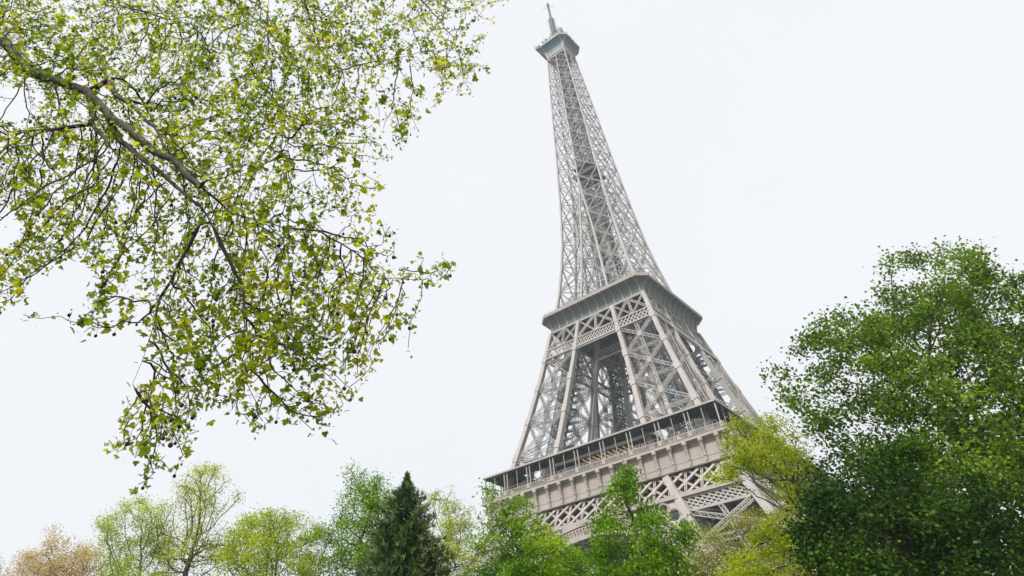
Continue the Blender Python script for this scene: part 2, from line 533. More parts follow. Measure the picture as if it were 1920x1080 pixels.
# gallery roof
EZ = 64.85
def roof_ex(b):
    pass
ro = mitre([(35.48,EZ),(35.5,EZ+0.0),(35.5,EZ+0.42),(35.2,EZ+0.55),(27.5,EZ+1.3)]).build('gallery_roof', IRON_LIGHT, TW)
so = mitre([(27.5,EZ+1.0),(35.45,EZ)], extra=lambda b: [b.bar((x*0.79,-27.6,EZ+0.85),(x,-35.2,EZ-0.12),0.25,0.3,(0,0,1)) for x in np.linspace(-34,34,19)]).build('soffit', IRON_SHADED, ro)
gp = MB(); gp.bar((0,0,58.9),(0,0,EZ),0.24,0.24,(0,1,0)); gp.bar((0,0,58.9),(0,0,60.2),0.42,0.42,(0,1,0))
gq = MB(); gq.bar((0,0,58.9),(0,0,EZ),0.14,0.14,(0,1,0))
pme = qme = None
def post(x, thin):
    global pme, qme
    y = -35.0
    if thin:
        if qme is None:
            o = gq.build('thin_post', IRON_LIGHT, ro, (x,y,0)); qme = o.data
        else: link('thin_post', qme, None, ro, (x,y,0))
    else:
        if pme is None:
            o = gp.build('post', IRON_LIGHT, ro, (x,y,0)); pme = o.data
        else: link('post', pme, None, ro, (x,y,0))
for i in range(10):
    x = -35.45 + 7.88*i
    for dx in (-0.5, 0.5):
        if abs(x+dx) < 35.2: post(x+dx, False)
    if i < 9: post(x+3.94, True)
quad(ro)
# platform floor (ring round the open middle)
fm = MB()
for k in range(4):
    c, s_ = [(1,0),(0,1),(-1,0),(0,-1)][k]
    def R_(x,y): return (c*x - s_*y, s_*x + c*y)
    for z in (53.05, 58.6):
        V = [R_(-34.6,-34.6)+(z,), R_(34.6,-34.6)+(z,), R_(13,-13)+(z,), R_(-13,-13)+(z,)]
        fm.poly(V, [(0,1,2,3)])
    V = [R_(-13,-13)+(53.05,), R_(13,-13)+(53.05,), R_(13,-13)+(58.6,), R_(-13,-13)+(58.6,)]
    fm.poly(V, [(0,1,2,3)])
    for x in np.arange(-30,31,4.0):
        P = R_(x,-33.5); Q = R_(x,-13.5 if abs(x)<13 else -abs(x)-0.5)
        fm.flat(P+(51.8,), Q+(51.8,), 1.6, (0.0 if k%2==0 else 0.0, 0, 1), 0.3, 2.2)
fm.build('platform_floor', IRON_SHADED, TW)
# pavilions between the piers
pv = MB()
PY = -30.4
pv.box((-16,PY,64.12),(16,-23.5,64.5))
for i in range(17):
    x = -16+2*i; pv.bar((x,PY+0.02,58.9),(x,PY+0.02,64.1),0.13,0.13,(0,1,0))
pv.bar((-16,PY,60.0),(16,PY,60.0),0.1,0.1,(0,1,0)); pv.bar((-16,PY,62.9),(16,PY,62.9),0.08,0.08,(0,1,0))
pv.box((-16,-24.0,58.9),(16,-23.6,64.1))
po = pv.build('pavilion', GREY_METAL, TW)
gl_ = MB(); gl_.box((-15.9,PY+0.1,58.95),(15.9,PY+0.14,64.05)); gl_.build('window', GLASS, po)
fa = MB(); fa.box((-16.2,PY-0.25,64.05),(16.2,PY-0.02,64.75)); fa.build('fascia', WHITE_PANEL, po)
cw_ = MB(); cw_.box((-15.8,PY+0.3,63.98),(15.8,-24.2,64.08)); cw_.build('ceiling', WOOD, po)
wl = MB()
for i in range(10):
    x = -5.5 + 1.55*i
    wl.bar((x,PY+0.5,63.9),(x,-25.5,63.9),0.34,0.06,(0,0,1))
wl.build('ceiling_light', WARM, po)
quad(po)

# --- stage two pillars (first to second platform)
pm2 = MB()
nodes2 = [57.6, 70.3, 80.9, 91.3, 101.0, 104.2, 110.8]
CW = lambda z: float(np.interp(z, [57, 110], [1.45, 1.15]))
for a in 'WV':
    for b in 'WV':
        for z0, z1 in zip(nodes2[:-1], nodes2[1:]):
            zz = np.linspace(z0, z1, 3)
            for u, v in zip(zz[:-1], zz[1:]):
                pm2.bar(corner(u,a,b), corner(v,a,b), CW(u), CW(u), (0,1,0))
        for z in nodes2[1:5]:
            c = corner(z,a,b); d = corner(z+1.1,a,b) - corner(z-1.1,a,b)
            pm2.bar(c - d/2, c + d/2, CW(z)+0.35, CW(z)+0.35, (0,1,0))
for f0, f1, n in FACES:
    na = np.array(n, float)
    for i, (z0, z1) in enumerate(zip(nodes2[:-1], nodes2[1:])):
        A0, B0, A1, B1 = corner(z0,*f0), corner(z0,*f1), corner(z1,*f0), corner(z1,*f1)
        M0, M1 = (A0+B0)/2, (A1+B1)/2
        if z0 < 100.5:
            pm2.boxlat(A0, B1, 0.85, n, 0.7, 0.11, 1.0); pm2.boxlat(B0, A1, 0.85, n, 0.7, 0.11, 1.0)
            pm2.boxlat(A0, B0, 0.75, n, 0.6, 0.10, 0.9)
            pm2.boxlat(M0, M1, 0.9, n, 0.8, 0.11, 1.0)
            X = (M0+M1)/2
            pm2.bar(X - na*0.5, X + na*0.5, 1.3, 1.3, (0,0,1))
        elif z0 == 101.0:
            pass
        else:
            pm2.boxlat(A0, M1, 0.7, n, 0.6, 0.12, 0.8); pm2.boxlat(B0, M1, 0.7, n, 0.6, 0.12, 0.8)
            pm2.boxlat(A1, M0, 0.5, n, 0.45, 0.10, 0.8); pm2.boxlat(B1, M0, 0.5, n, 0.45, 0.10, 0.8)
            pm2.boxlat(M0, M1, 0.7, n, 0.6, 0.12, 0.8)
for z in nodes2[1:5]:
    pm2.boxlat(corner(z,'W','W'), corner(z,'V','V'), 0.8, (0,0,1), 0.6, 0.10, 1.1)
    pm2.boxlat(corner(z,'W','V'), corner(z,'V','W'), 0.8, (0,0,1), 0.6, 0.10, 1.1)
    for t in (0.25,0.5,0.75):
        P = corner(z,'V','W')*(1-t)+corner(z,'W','W')*t; Q = corner(z,'V','V')*(1-t)+corner(z,'W','V')*t
        pm2.flat(P, Q, 0.6, (0,0,1), 0.12, 0.8)
p2 = pm2.build('upper_pillar', IRON, TW)
lm = MB()
mid = lambda z: np.array([(W(z)+Vi(z))/2, -(W(z)+Vi(z))/2, z])
zz = np.linspace(58, 111, 25)
for u, v in zip(zz[:-1], zz[1:]):
    P, Q = mid(u), mid(v)
    for dx, dy in ((-1.7,-1.7),(1.7,-1.7),(1.7,1.7),(-1.7,1.7)):
        o = np.array([dx,dy,0]); lm.bar(P+o, Q+o, 0.3, 0.3, (0,1,0))
    for (a, b) in (((-1.7,-1.7),(1.7,-1.7)),((1.7,-1.7),(1.7,1.7)),((1.7,1.7),(-1.7,1.7)),((-1.7,1.7),(-1.7,-1.7))):
        A = np.array(a+(0,)); B = np.array(b+(0,))
        lm.bar(P+A, Q+B, 0.16, 0.16, (0,0,1)); lm.bar(P+B, Q+A, 0.16, 0.16, (0,0,1)); lm.bar(P+A, P+B, 0.2, 0.2, (0,0,1))
        lm.bar((P+Q)/2+A, (P+Q)/2+B, 0.16, 0.16, (0,0,1))
    lm.bar(P+np.array([-1.5,2.6,0]), Q+np.array([1.5,2.6,0.0]), 0.5, 0.12, (0,0,1))
    lm.bar(P+np.array([1.5,3.3,0]), Q+np.array([-1.5,3.3,0.0]), 0.5, 0.12, (0,0,1))
    lm.box(tuple(Q+np.array([-2.2,2.1,-0.06])), tuple(Q+np.array([-1.2,3.8,0.06])))
lm.build('lift_track', GREY_METAL, p2)
quad(p2)

# --- trellis band under the second platform, outer and inner ring
tm = MB()
def band(yf, xa, xb, z0, z1, nseg, wd, n=(0,-1,0)):
    def P_(x, z): return np.array([x, yf(z), z])
    tm.bar(P_(xa(z0),z0), P_(xb(z0),z0), 0.42, 0.7, n); tm.bar(P_(xa(z1),z1), P_(xb(z1),z1), 0.38, 0.7, n)
    for j in range(-2, nseg):
        for g in (0, 1):
            t0, t1 = j/nseg, (j+2)/nseg
            if g: t0, t1 = t1, t0
            lo, hi = max(min(t0,t1),0), min(max(t0,t1),1)
            if hi-lo < 1e-3: continue
            s0 = (lo-t0)/(t1-t0); s1 = (hi-t0)/(t1-t0)
            za, zb = z0+(z1-z0)*s0, z0+(z1-z0)*s1
            P = P_(xa(za)+(xb(za)-xa(za))*lo, za); Q = P_(xa(zb)+(xb(zb)-xa(zb))*hi, zb)
            o = np.array([0, 0.08 if g else -0.08, 0])
            tm.bar(P+o, Q+o, wd, 0.1, n)
BZ0, BZ1 = 101.0, 104.1
yo = lambda z: -W(z)-0.35
band(yo, lambda z: -W(z), lambda z: -Vi(z), BZ0, BZ1, 9, 0.3)
band(yo, lambda z: -Vi(z), lambda z: Vi(z), BZ0, BZ1, 14, 0.3)
band(yo, lambda z: Vi(z), lambda z: W(z), BZ0, BZ1, 9, 0.3)
yi = lambda z: -Vi(z)
band(yi, lambda z: -Vi(z), lambda z: Vi(z), BZ0, BZ1, 12, 0.26)
for z0 in (BZ0,):
    tm.bar((-8,-W(BZ0)-0.35,BZ0-0.1),(8,-W(BZ0)-0.35,BZ0-0.1),0.25,1.2,(0,0,1))
# braces in the open bay above the band
A0, B0 = np.array([-Vi(104.2),-W(104.2),104.2]), np.array([Vi(104.2),-W(104.2),104.2])
A1, B1 = np.array([-Vi(110.8),-W(110.8),110.8]), np.array([Vi(110.8),-W(110.8),110.8])
M0, M1 = (A0+B0)/2, (A1+B1)/2
for P, Q in ((A0,M1),(B0,M1)): tm.boxlat(P, Q, 0.75, (0,-1,0), 0.6, 0.17, 0.8)
for P, Q in ((A1,M0),(B1,M0)): tm.boxlat(P, Q, 0.5, (0,-1,0), 0.5, 0.14, 0.8)
tm.boxlat(M0, M1, 0.75, (0,-1,0), 0.6, 0.16, 0.8)
# joists under the floor
for x in (-12.0, -4.0, 4.0, 12.0):
    tm.flat((x,-17.2,109.9),(x,-abs(x)-0.3,109.9), 0.9, (0.999,0.03,0), 0.14, 1.5)
quad(tm.build('trellis_band', IRON, TW))

# --- second platform cornice
chc = lambda o, z: 3.0*max(0.0,(o-17.6))/3.2
cprof = []
for t in np.linspace(0, 1, 9):
    z = 111.0 + 4.5*t
    o = 17.6 + 3.0*(1 - math.sqrt(max(0.0, 1 - t**2.2)))
    cprof.append((o, z))
prof = cprof
co = mitre(prof, chc).build('cornice', CORNICE_SHADED, TW)
rb_ = MB()
for t0, t1 in zip(cprof[:-1], cprof[1:]):
    rb_.bar((0,-t0[0]-0.02,t0[1]), (0,-t1[0]-0.02,t1[1]), 0.22, 0.5, (1,0,0)) if False else rb_.bar((0,-t0[0]-0.1,t0[1]),(0,-t1[0]-0.1,t1[1]),0.30,0.40,(0,1,0.2))
rme = None
for i in range(12):
    x = -17.0 + 34.0*i/11
    if rme is None:
        r_ = rb_.build('rib', IRON_LIGHT, co, (x,0,0)); rme = r_.data
    else: link('rib', rme, None, co, (x,0,0))
pn = MB()
pn.bar((-17.7,-17.75,112.3),(17.7,-17.75,112.3),0.1,0.15,(0,1,0))
for zq in (113.2,):
    oq = float(np.interp(zq, [c[1] for c in cprof],[c[0] for c in cprof]))
    pn.bar((-oq,-oq-0.03,zq),(oq,-oq-0.03,zq),0.1,0.1,(0,1,0))
pn.build('moulding', IRON_LIGHT, co)
mitre([(20.5,115.45),(20.78,115.45),(20.88,116.4),(20.5,116.45),(20.4,116.0),(17.0,116.0)], chc).build('fascia', IRON_LIGHT, co)
mitre([(17.2,110.5),(17.9,110.5),(17.9,111.05),(17.6,111.05)], chc).build('fascia', IRON_LIGHT, co)
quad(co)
f2 = MB()
f2.box((-17.5,-17.5,110.7),(17.5,17.5,110.95)); f2.box((-17.2,-17.2,115.7),(17.2,17.2,115.95))
f2.build('platform_floor', IRON_SHADED, TW)
r2 = MB()
for z in (117.3,): r2.bar((-17.5,-20.2,z),(17.5,-20.2,z),0.06,0.06,(0,1,0))
for i in range(24):
    x = -17.5+35*i/23; r2.bar((x,-20.2,116.2),(x,-20.2,117.3),0.06,0.06,(0,1,0))
r2.bar((17.5,-20.2,117.3),(20.2,-17.5,117.3),0.06,0.06,(0,0,1))
quad(r2.build('railing', IRON, TW))
k2 = MB()
k2.box((-13,-13.5,116),(13,-9,119.6)); 
k2.bar((-15.5,-15.5,120.0),(15.5,-15.5,120.0),0.25,0.8,(0,0,1))
for i in range(20):
    x = -15+30*i/19; k2.bar((x,-15.4,120),(x,-15.4,122.2),0.06,0.06,(0,1,0))
k2.bar((-15.4,-15.4,122.2),(15.4,-15.4,122.2),0.08,0.08,(0,1,0))
quad(k2.build('kiosk', GREY_METAL, TW))

# --- upper shaft, one face and its three copies
sh = MB()
lv = [116, 127, 137.8, 148, 158.2, 168.4, 178.4, 188.5, 198, 207.6, 215.7, 223.8, 231.5, 238.5, 245.3, 251.6, 257.3, 262.6, 267.2]
def fp(x, z): return np.array([x, -W(z), z])
n = (0,-1,0)
cw = lambda z: float(np.interp(z,[116,170,270],[0.85,0.62,0.42]))
for z0, z1 in zip(lv[:-1], lv[1:]):
    w0, w1, v0, v1 = W(z0), W(z1), Vi(z0), Vi(z1)
    sh.bar(fp(w0,z0), fp(w1,z1), cw(z0), cw(z0), n)               # corner chord (right-hand; the copies make the others)
    cols0 = [-w0,-v0,v0,w0] if z0 < 175 else [-w0,0,w0]
    cols1 = [-w1,-v1,v1,w1] if z0 < 175 else [-w1,0,w1]
    for a0, a1 in list(zip(cols0, cols1))[1:-1]:
        if abs(a0) < 0.02 and False: continue
        sh.bar(fp(a0,z0), fp(a1,z1), cw(z0)*0.85, cw(z0)*0.8, n)
    tb = float(np.interp(z0,[116,200,270],[0.55,0.38,0.25]))
    ft = float(np.interp(z0,[116,270],[0.085,0.06]))
    for (a0, b0), (a1, b1) in zip(zip(cols0[:-1], cols0[1:]), zip(cols1[:-1], cols1[1:])):
        middle = z0 < 175 and abs(a0 + b0) < 0.1
        if not (middle and z0 > 150):
            if middle:
                sh.flat(fp(a0,z0), fp(b1,z1), tb*0.7, n, ft); sh.flat(fp(b0,z0), fp(a1,z1), tb*0.7, n, ft)
            else:
                sh.boxlat(fp(a0,z0), fp(b1,z1), tb, n, tb*0.7, ft, tb*1.4); sh.boxlat(fp(b0,z0), fp(a1,z1), tb, n, tb*0.7, ft, tb*1.4)
                zm = (z0+z1)/2
                if z0 < 215:                                             # secondary half-panel horizontal
                    am0, bm0 = (a0+a1)/2, (b0+b1)/2
                    sh.flat(fp(am0,zm), fp(bm0,zm), tb*0.6, n, ft*0.8)
        sh.flat(fp(a0,z0), fp(b0,z0), tb*0.85, n, ft*1.3, tb)
    if z0 < 175:                                                        # inner faces of the right-hand pillar
        def ip(x, y, z): return np.array([x, y, z])
        A0, B0, A1, B1 = ip(v0,-w0,z0), ip(v0,-v0,z0), ip(v1,-w1,z1), ip(v1,-v1,z1)
        sh.flat(A0,B1,tb*0.8,(1,0,0),ft); sh.flat(B0,A1,tb*0.8,(1,0,0),ft); sh.flat(A0,B0,tb*0.7,(1,0,0),ft)
        C0, C1 = ip(w0,-v0,z0), ip(w1,-v1,z1)
        sh.flat(B0,C1,tb*0.8,(0,1,0),ft); sh.flat(C0,B1,tb*0.8,(0,1,0),ft); sh.flat(B0,C0,tb*0.7,(0,1,0),ft)
        sh.bar(B0, B1, cw(z0)*0.8, cw(z0)*0.8, n)
        sh.flat(ip(w0,-w0,z0), B0, tb*0.8, (0,0,1), ft); sh.flat(A0, C0, tb*0.8, (0,0,1), ft)
    sh.flat(fp(w0,z0), (0,0,z0), tb, (0,0,1), ft); sh.flat(fp(0,z0), (w0,0,z0), tb*0.8, (0,0,1), ft)
    for a0 in cols0[1:-1]:
        g_ = fp(a0,z0); sh.bar(g_+np.array([0,-0.3,-0.5]), g_+np.array([0,-0.3,0.5]), cw(z0)*1.6, 0.25, n)
quad(sh.build('shaft_face', IRON, TW))
# lift core inside the shaft
lc = MB()
zz = np.arange(116, 274, 2.6)
for u in zz:
    hw = float(np.interp(u,[116,200,270],[3.0,2.6,2.3]))
    for x, y in ((-1,-1),(1,-1),(1,1),(-1,1)):
        lc.bar((x*hw,y*hw,u),(x*hw,y*hw,u+2.6),0.34,0.34,(0,1,0)); lc.bar((x*hw,0,u),(x*hw,0,u+2.6),0.2,0.2,(0,1,0)); lc.bar((0,y*hw,u),(0,y*hw,u+2.6),0.2,0.2,(0,1,0))
    P = [np.array([x*hw,y*hw,u]) for x,y in ((-1,-1),(1,-1),(1,1),(-1,1))]
    for i in range(4):
        A, B = P[i], P[(i+1)%4]; M = (A+B)/2; e = np.array([0,0,2.6])
        lc.bar(A,B,0.2,0.2,(0,0,1)); lc.bar(A,M+e,0.15,0.15,(0,0,1)); lc.bar(B,M+e,0.15,0.15,(0,0,1)); lc.bar(M,A+e,0.15,0.15,(0,0,1)); lc.bar(M,B+e,0.15,0.15,(0,0,1))
    k = int((u-116)/2.6) % 4
    a, b = [((-1,-1),(1,-1)),((1,-1),(1,1)),((1,1),(-1,1)),((-1,1),(-1,-1))][k]
    lc.bar((a[0]*1.4,a[1]*1.4,u),(b[0]*1.4,b[1]*1.4,u+2.6),0.8,0.15,(0,0,1))
lc.build('lift_shaft', GREY_METAL, TW)
ip_ = MB()
ip_.box((-5.2,-5.2,183.6),(5.2,5.2,183.9)); ip_.box((-4.4,-4.4,187.9),(4.4,4.4,188.1)); ip_.box((-2.9,-2.9,184),(2.9,2.9,187.8))
ip_.build('relay_platform', GREY_METAL, TW)

# --- top platform
ch3 = lambda o, z: 2.9*max(0.0,(o-5.0))/3.7
tp = []
for t in np.linspace(0,1,8):
    tp.append((5.1 + 3.4*(1-math.sqrt(max(0.0,1-t**1.9))) , 268.5 + 8.0*t))
def top_ex_unused(b):
    for (o0,z0),(o1,z1) in zip(tp[:-1],tp[1:]):
        c0, c1 = ch3(o0,z0), ch3(o1,z1)
        b.bar((o0-c0,-o0,z0),(o1-c1,-o1,z1),0.4,0.5,(0,1,0)); b.bar((o0,-o0+c0,z0),(o1,-o1+c1,z1),0.4,0.5,(0,1,0))
    b.bar((-5.6,-8.65,276.6),(5.6,-8.65,276.6),0.5,0.3,(0,1,0)); b.bar((5.6,-8.65,276.6),(8.65,-5.6,276.6),0.5,0.3,(0,0,1))
to = mitre(tp, ch3).build('top_platform', TOPSOFFIT_SHADED, TW)
rim_ = mitre([(8.5,276.5),(8.68,276.5),(8.68,277.6),(8.3,277.7),(6.0,277.7)], ch3)
top_ex_unused(rim_)
rim_.build('rim', IRON_LIGHT, to)
cb = MB()
for i in range(9):                                         # ornamental bracing under the overhang
    x = -4.6+9.2*i/8
    zt = 271.5 + 2.4*(0.5+0.5*math.sin(i*2.4))
    cb.bar((x,-5.25,267.3),(x,-5.5,zt),0.3,0.3,(0,1,0)); 
    if i < 8: cb.bar((x,-5.3,268.4),(x+1.15,-5.4,270.4),0.3,0.2,(0,1,0)); cb.bar((x+1.15,-5.3,268.4),(x,-5.4,270.4),0.3,0.2,(0,1,0))
cb.bar((-5,-5.2,267.2),(5,-5.2,267.2),0.5,0.4,(0,1,0))
cb.build('truss', IRON, to)
quad(to)
fl3 = MB(); fl3.box((-5.2,-5.2,274.8),(5.2,5.2,275.0)); fl3.build('platform_floor', IRON_SHADED, TW)
hd = MB()
hd.poly([(-7.6,-5,277.6),(-5,-7.6,277.6),(5,-7.6,277.6),(7.6,-5,277.6),(7.6,5,277.6),(5,7.6,277.6),(-5,7.6,277.6),(-7.6,5,277.6),
         (-7.4,-5,280.8),(-5,-7.4,280.8),(5,-7.4,280.8),(7.4,-5,280.8),(7.4,5,280.8),(5,7.4,280.8),(-5,7.4,280.8),(-7.4,5,280.8)],
        [(i,(i+1)%8,8+(i+1)%8,8+i) for i in range(8)] + [tuple(range(8,16))])
hd.poly([(-4.8,-4.8,280.8),(4.8,-4.8,280.8),(4.8,4.8,280.8),(-4.8,4.8,280.8),(-3.4,-3.4,285.4),(3.4,-3.4,285.4),(3.4,3.4,285.4),(-3.4,3.4,285.4)],
        [(0,1,5,4),(1,2,6,5),(2,3,7,6),(3,0,4,7),(4,5,6,7)])
rnd = random.Random(5)
for i in range(60):
    a = rnd.uniform(0, 2*math.pi); r = rnd.choice([7.5, 7.5, 5.0, 3.4]); z = {7.5:280.8,5.0:281.5,3.4:285.4}[r]
    x, y = max(-r,min(r,1.25*r*math.cos(a))), max(-r,min(r,1.25*r*math.sin(a)))
    h = rnd.uniform(0.8, 2.6)
    hd.bar((x,y,z-0.3),(x+rnd.uniform(-.3,.3),y+rnd.uniform(-.3,.3),z+h),0.13,0.13,(0,1,0))
    if rnd.random() < 0.5: hd.box((x-0.3,y-0.3,z),(x+0.3,y+0.3,z+rnd.uniform(0.4,1.3)))
for sx, sy in ((-1,-1),(1,-1),(1,1),(-1,1)):
    hd.bar((sx*4.6,sy*4.6,281),(sx*1.6,sy*1.6,293),0.3,0.3,(0,1,0))
hd.box((-9.6,-7.6,278.6),(-7.0,-4.5,281.0)); hd.bar((-9.9,-7.6,278),(-9.9,-7.6,284),0.15,0.15,(0,1,0))
hd.build('cabin', GREY_METAL, TW)
def lathe(prof, segs=20, c=(0,0)):
    V=[];F=[]
    for r,z in prof:
        for j in range(segs):
            a=2*math.pi*j/segs; V.append((c[0]+r*math.cos(a),c[1]+r*math.sin(a),z))
    for i in range(len(prof)-1):
        for j in range(segs): F.append((i*segs+j,i*segs+(j+1)%segs,(i+1)*segs+(j+1)%segs,(i+1)*segs+j))
    return V,F
dm = MB()
dm.poly(*lathe([(2.0,285.4),(2.0,293),(1.7,295.4),(1.0,296.6),(0.02,297.2)],16,(2.0,1.4)))
for i in range(8):
    a = 2*math.pi*i/8; dm.bar((2+2.05*math.cos(a),1.4+2.05*math.sin(a),287),(2+2.05*math.cos(a),1.4+2.05*math.sin(a),293),0.2,0.2,(0,1,0))
dm.build('dome', GREY_METAL, TW)
mm = MB()
mm.poly(*lathe([(1.05,285),(1.05,307.6),(0.02,308)],14,(-0.5,-0.4)))
for i in range(10):
    z = 287+2.1*i
    mm.poly(*lathe([(1.05,z),(1.35,z+0.1),(1.35,z+0.9),(1.05,z+1.0)],14,(-0.5,-0.4)))
    for k in range(4):
        a = k*math.pi/2+0.5; mm.bar((-0.5+1.3*math.cos(a),-0.4+1.3*math.sin(a),z+0.5),(-0.5+2.3*math.cos(a),-0.4+2.3*math.sin(a),z+0.5),0.2,0.5,(0,0,1))
mast = mm.build('antenna_mast', GREY_METAL, TW)
ms_ = MB()
for x, y in ((-0.45,-0.45),(0.45,-0.45),(0.45,0.45),(-0.45,0.45)):
    ms_.bar((-0.5+x,-0.4+y,308),(-0.5+x*0.8,-0.4+y*0.8,322.5),0.2,0.2,(0,1,0))
for i in range(14):
    z = 308+i*1.03
    g = 1 if i%2 else -1
    for (x0,y0),(x1,y1) in (((-.45,-.45),(.45,-.45)),((.45,-.45),(.45,.45)),((.45,.45),(-.45,.45)),((-.45,.45),(-.45,-.45))):
        if g<0: x0,y0,x1,y1=x1,y1,x0,y0
        ms_.bar((-0.5+x0,-0.4+y0,z),(-0.5+x1,-0.4+y1,z+1.03),0.09,0.09,(0,0,1))
ms_.box((-1.1,-1.0,321.3),(0.1,0.2,323.2)); ms_.bar((-0.5,-0.4,323),(-0.5,-0.4,325.5),0.12,0.12,(0,1,0))
ms_.build('lattice_mast', GREY_METAL, mast)
ca = MB()
for z in (319.0, 320.6):
    ca.bar((-0.5-3.2,-0.4-1.5,z),(-0.5+3.0,-0.4+1.5,z),0.1,0.1,(0,0,1)); ca.bar((-0.5+1.5,-0.4-3.0,z),(-0.5-1.5,-0.4+3.0,z),0.1,0.1,(0,0,1))
ca.build('crossarm', GREY_METAL, mast)
#TREES
# ------------------------------------------------------------------ trees
BARK = material('dark_bark', (0.055, 0.045, 0.038), 0.9, 0.35, 3.0, bump=0.4)
BARK_PALE = material('mottled_plane_bark', (0.05, 0.042, 0.034), 0.85, 0.45, 2.2, bump=0.4)
BALL = material('seed_ball_brown', (0.035, 0.022, 0.018), 0.9, 0.3, 40.0)

def poly_inside(P, poly):
    x, y = P[:, 0], P[:, 1]; inside = np.zeros(len(P), bool)
    n = len(poly)
    for i in range(n):
        x0, y0 = poly[i]; x1, y1 = poly[(i+1) % n]
        c = ((y0 > y) != (y1 > y)) & (x < (x1-x0)*(y-y0)/((y1-y0) if y1 != y0 else 1e-9) + x0)
        inside ^= c
    return inside

def poly_dist(P, poly):
    d = np.full(len(P), 1e9); n = len(poly)
    for i in range(n):
        a = np.array(poly[i], float); b = np.array(poly[(i+1) % n], float)
        ab = b - a; t = np.clip(((P-a) @ ab)/(ab @ ab + 1e-9), 0, 1)
        d = np.minimum(d, np.linalg.norm(P - a - t[:, None]*ab, axis=1))
    return d

def envelope(rng, poly, D, T, n, clump=0.0, cscale=0.5):
    """points through the volume of a crown whose outline has real depth T"""
    poly = np.array(poly, float)
    lo, hi = poly.min(0), poly.max(0)
    res = []
    dm = None
    tot = 0
    while tot < n:
        P = lo + rng.random((n*3, 2))*(hi-lo)
        P = P[poly_inside(P, poly)]
        d = poly_dist(P, poly)
        if dm is None: dm = np.percentile(d, 97)
        hth = T*np.sqrt(np.clip(d/dm, 0.02, 1))
        acc = rng.random(len(P)) < hth/T
        P, hth = P[acc], hth[acc]
        dep = D + (rng.random(len(P))*2-1)*hth
        X = np.array([at(px, py, dd) for (px, py), dd in zip(P, dep)])
        if clump > 0:
            nv = np.array([noise.noise(Vector(x*cscale)) for x in X])
            X = X[nv > rng.normal(clump, 0.12, len(X))-0.25]
        res.append(X); tot += len(X)
    return np.concatenate(res)[:n]

def colonize(rng, attr, nodes, parents, step, infl, kill, iters=160, grav=0.0, jit=0.12):
    nodes = [np.array(v, float) for v in nodes]; parents = list(parents)
    A = np.array(attr); live = np.ones(len(A), bool)
    N = np.array(nodes)
    dd = np.full(len(A), 1e9); near = np.zeros(len(A), int)
    def upd(i0):
        M = np.array(nodes[i0:])
        for j in range(0, len(M), 400):
            D_ = np.linalg.norm(A[:, None] - M[None, j:j+400], axis=2)
            k = D_.argmin(1); v = D_[np.arange(len(A)), k]
            b = v < dd
            dd[b] = v[b]; near[b] = k[b] + i0 + j
    upd(0)
    seen = set()
    for it in range(iters):
        live &= dd > kill
        use = live & (dd < infl)
        if not use.any():
            if not live.any(): break
            i = np.where(live)[0][dd[live].argmin()]; use = np.zeros(len(A), bool); use[i] = True
        ids = near[use]; dirs = nrm(A[use] - np.array(nodes)[ids])
        u, inv = np.unique(ids, return_inverse=True)
        S = np.zeros((len(u), 3)); np.add.at(S, inv, dirs)
        i0 = len(nodes)
        for k, s_ in zip(u, S):
            l = np.linalg.norm(s_)
            if l < 1e-6: continue
            s_ = s_/l + rng.normal(0, jit, 3) + np.array([0, 0, -grav])
            s_ /= np.linalg.norm(s_)
            q = nodes[k] + s_*step
            key = (k, round(q[0]/step*2), round(q[1]/step*2), round(q[2]/step*2))
            if key in seen: continue
            seen.add(key); nodes.append(q); parents.append(int(k))
        if len(nodes) == i0:
            live &= ~use; continue
        upd(i0)
        if len(nodes) > 26000: break
    return np.array(nodes), np.array(parents)

def branch_mesh(name, N, par, r, sides=6, thin=None):
    n = len(N)
    ch = [[] for _ in range(n)]
    for i in range(n):
        if par[i] >= 0: ch[par[i]].append(i)
    main = np.full(n, -1)
    for i in range(n):
        if ch[i]: main[i] = max(ch[i], key=lambda c: r[c])
    idx = np.where(par >= 0)[0]
    d = np.zeros((n, 3)); d[idx] = nrm(N[idx] - N[par[idx]])
    for i in range(n):
        if par[i] < 0 and ch[i]: d[i] = d[ch[i][0]]
    dn = d.copy()
    ok = main >= 0
    dn[ok] = nrm(d[ok] + d[main[ok]] + 1e-6)
    def frame(v):
        ref = np.where(np.abs(v[:, 2:3]) > 0.9, np.array([[1., 0, 0]]), np.array([[0, 0, 1.]]))
        a = nrm(np.cross(v, ref)); return a, np.cross(v, a)
    ang = np.arange(sides)*2*math.pi/sides
    def ring(c, v, rad):
        a, b = frame(v)
        return c[:, None] + rad[:, None, None]*(np.cos(ang)[None, :, None]*a[:, None] + np.sin(ang)[None, :, None]*b[:, None])
    top = ring(N, dn, r)
    p = par[idx]
    ismain = (main[p] == idx) & (par[p] >= -1)
    start = ring(N[p], d[idx], r[idx])
    V = np.concatenate([top.reshape(-1, 3), start.reshape(-1, 3)])
    j = np.arange(sides); j2 = (j+1) % sides
    b0 = np.where(ismain, p*sides, n*sides + np.arange(len(idx))*sides)
    t0 = idx*sides
    F = np.stack([b0[:, None]+j, b0[:, None]+j2, t0[:, None]+j2, t0[:, None]+j], 2).reshape(-1, 4)
    return np_mesh(name, V, [F], smooth=True)

def radii(N, par, r0, pw=2.3, rmax=None, child=None):
    n = len(N); acc = np.zeros(n)
    for i in range(n-1, -1, -1):
        if acc[i] == 0: acc[i] = r0**pw
        if par[i] >= 0: acc[par[i]] += acc[i]
    r = acc**(1/pw)
    if rmax: 
        s_ = rmax/r.max()
        if s_ < 1: r = np.maximum(r*s_, r0*0.8)
    return r

def topo(N, par):
    """order so that parents come first"""
    return N, par

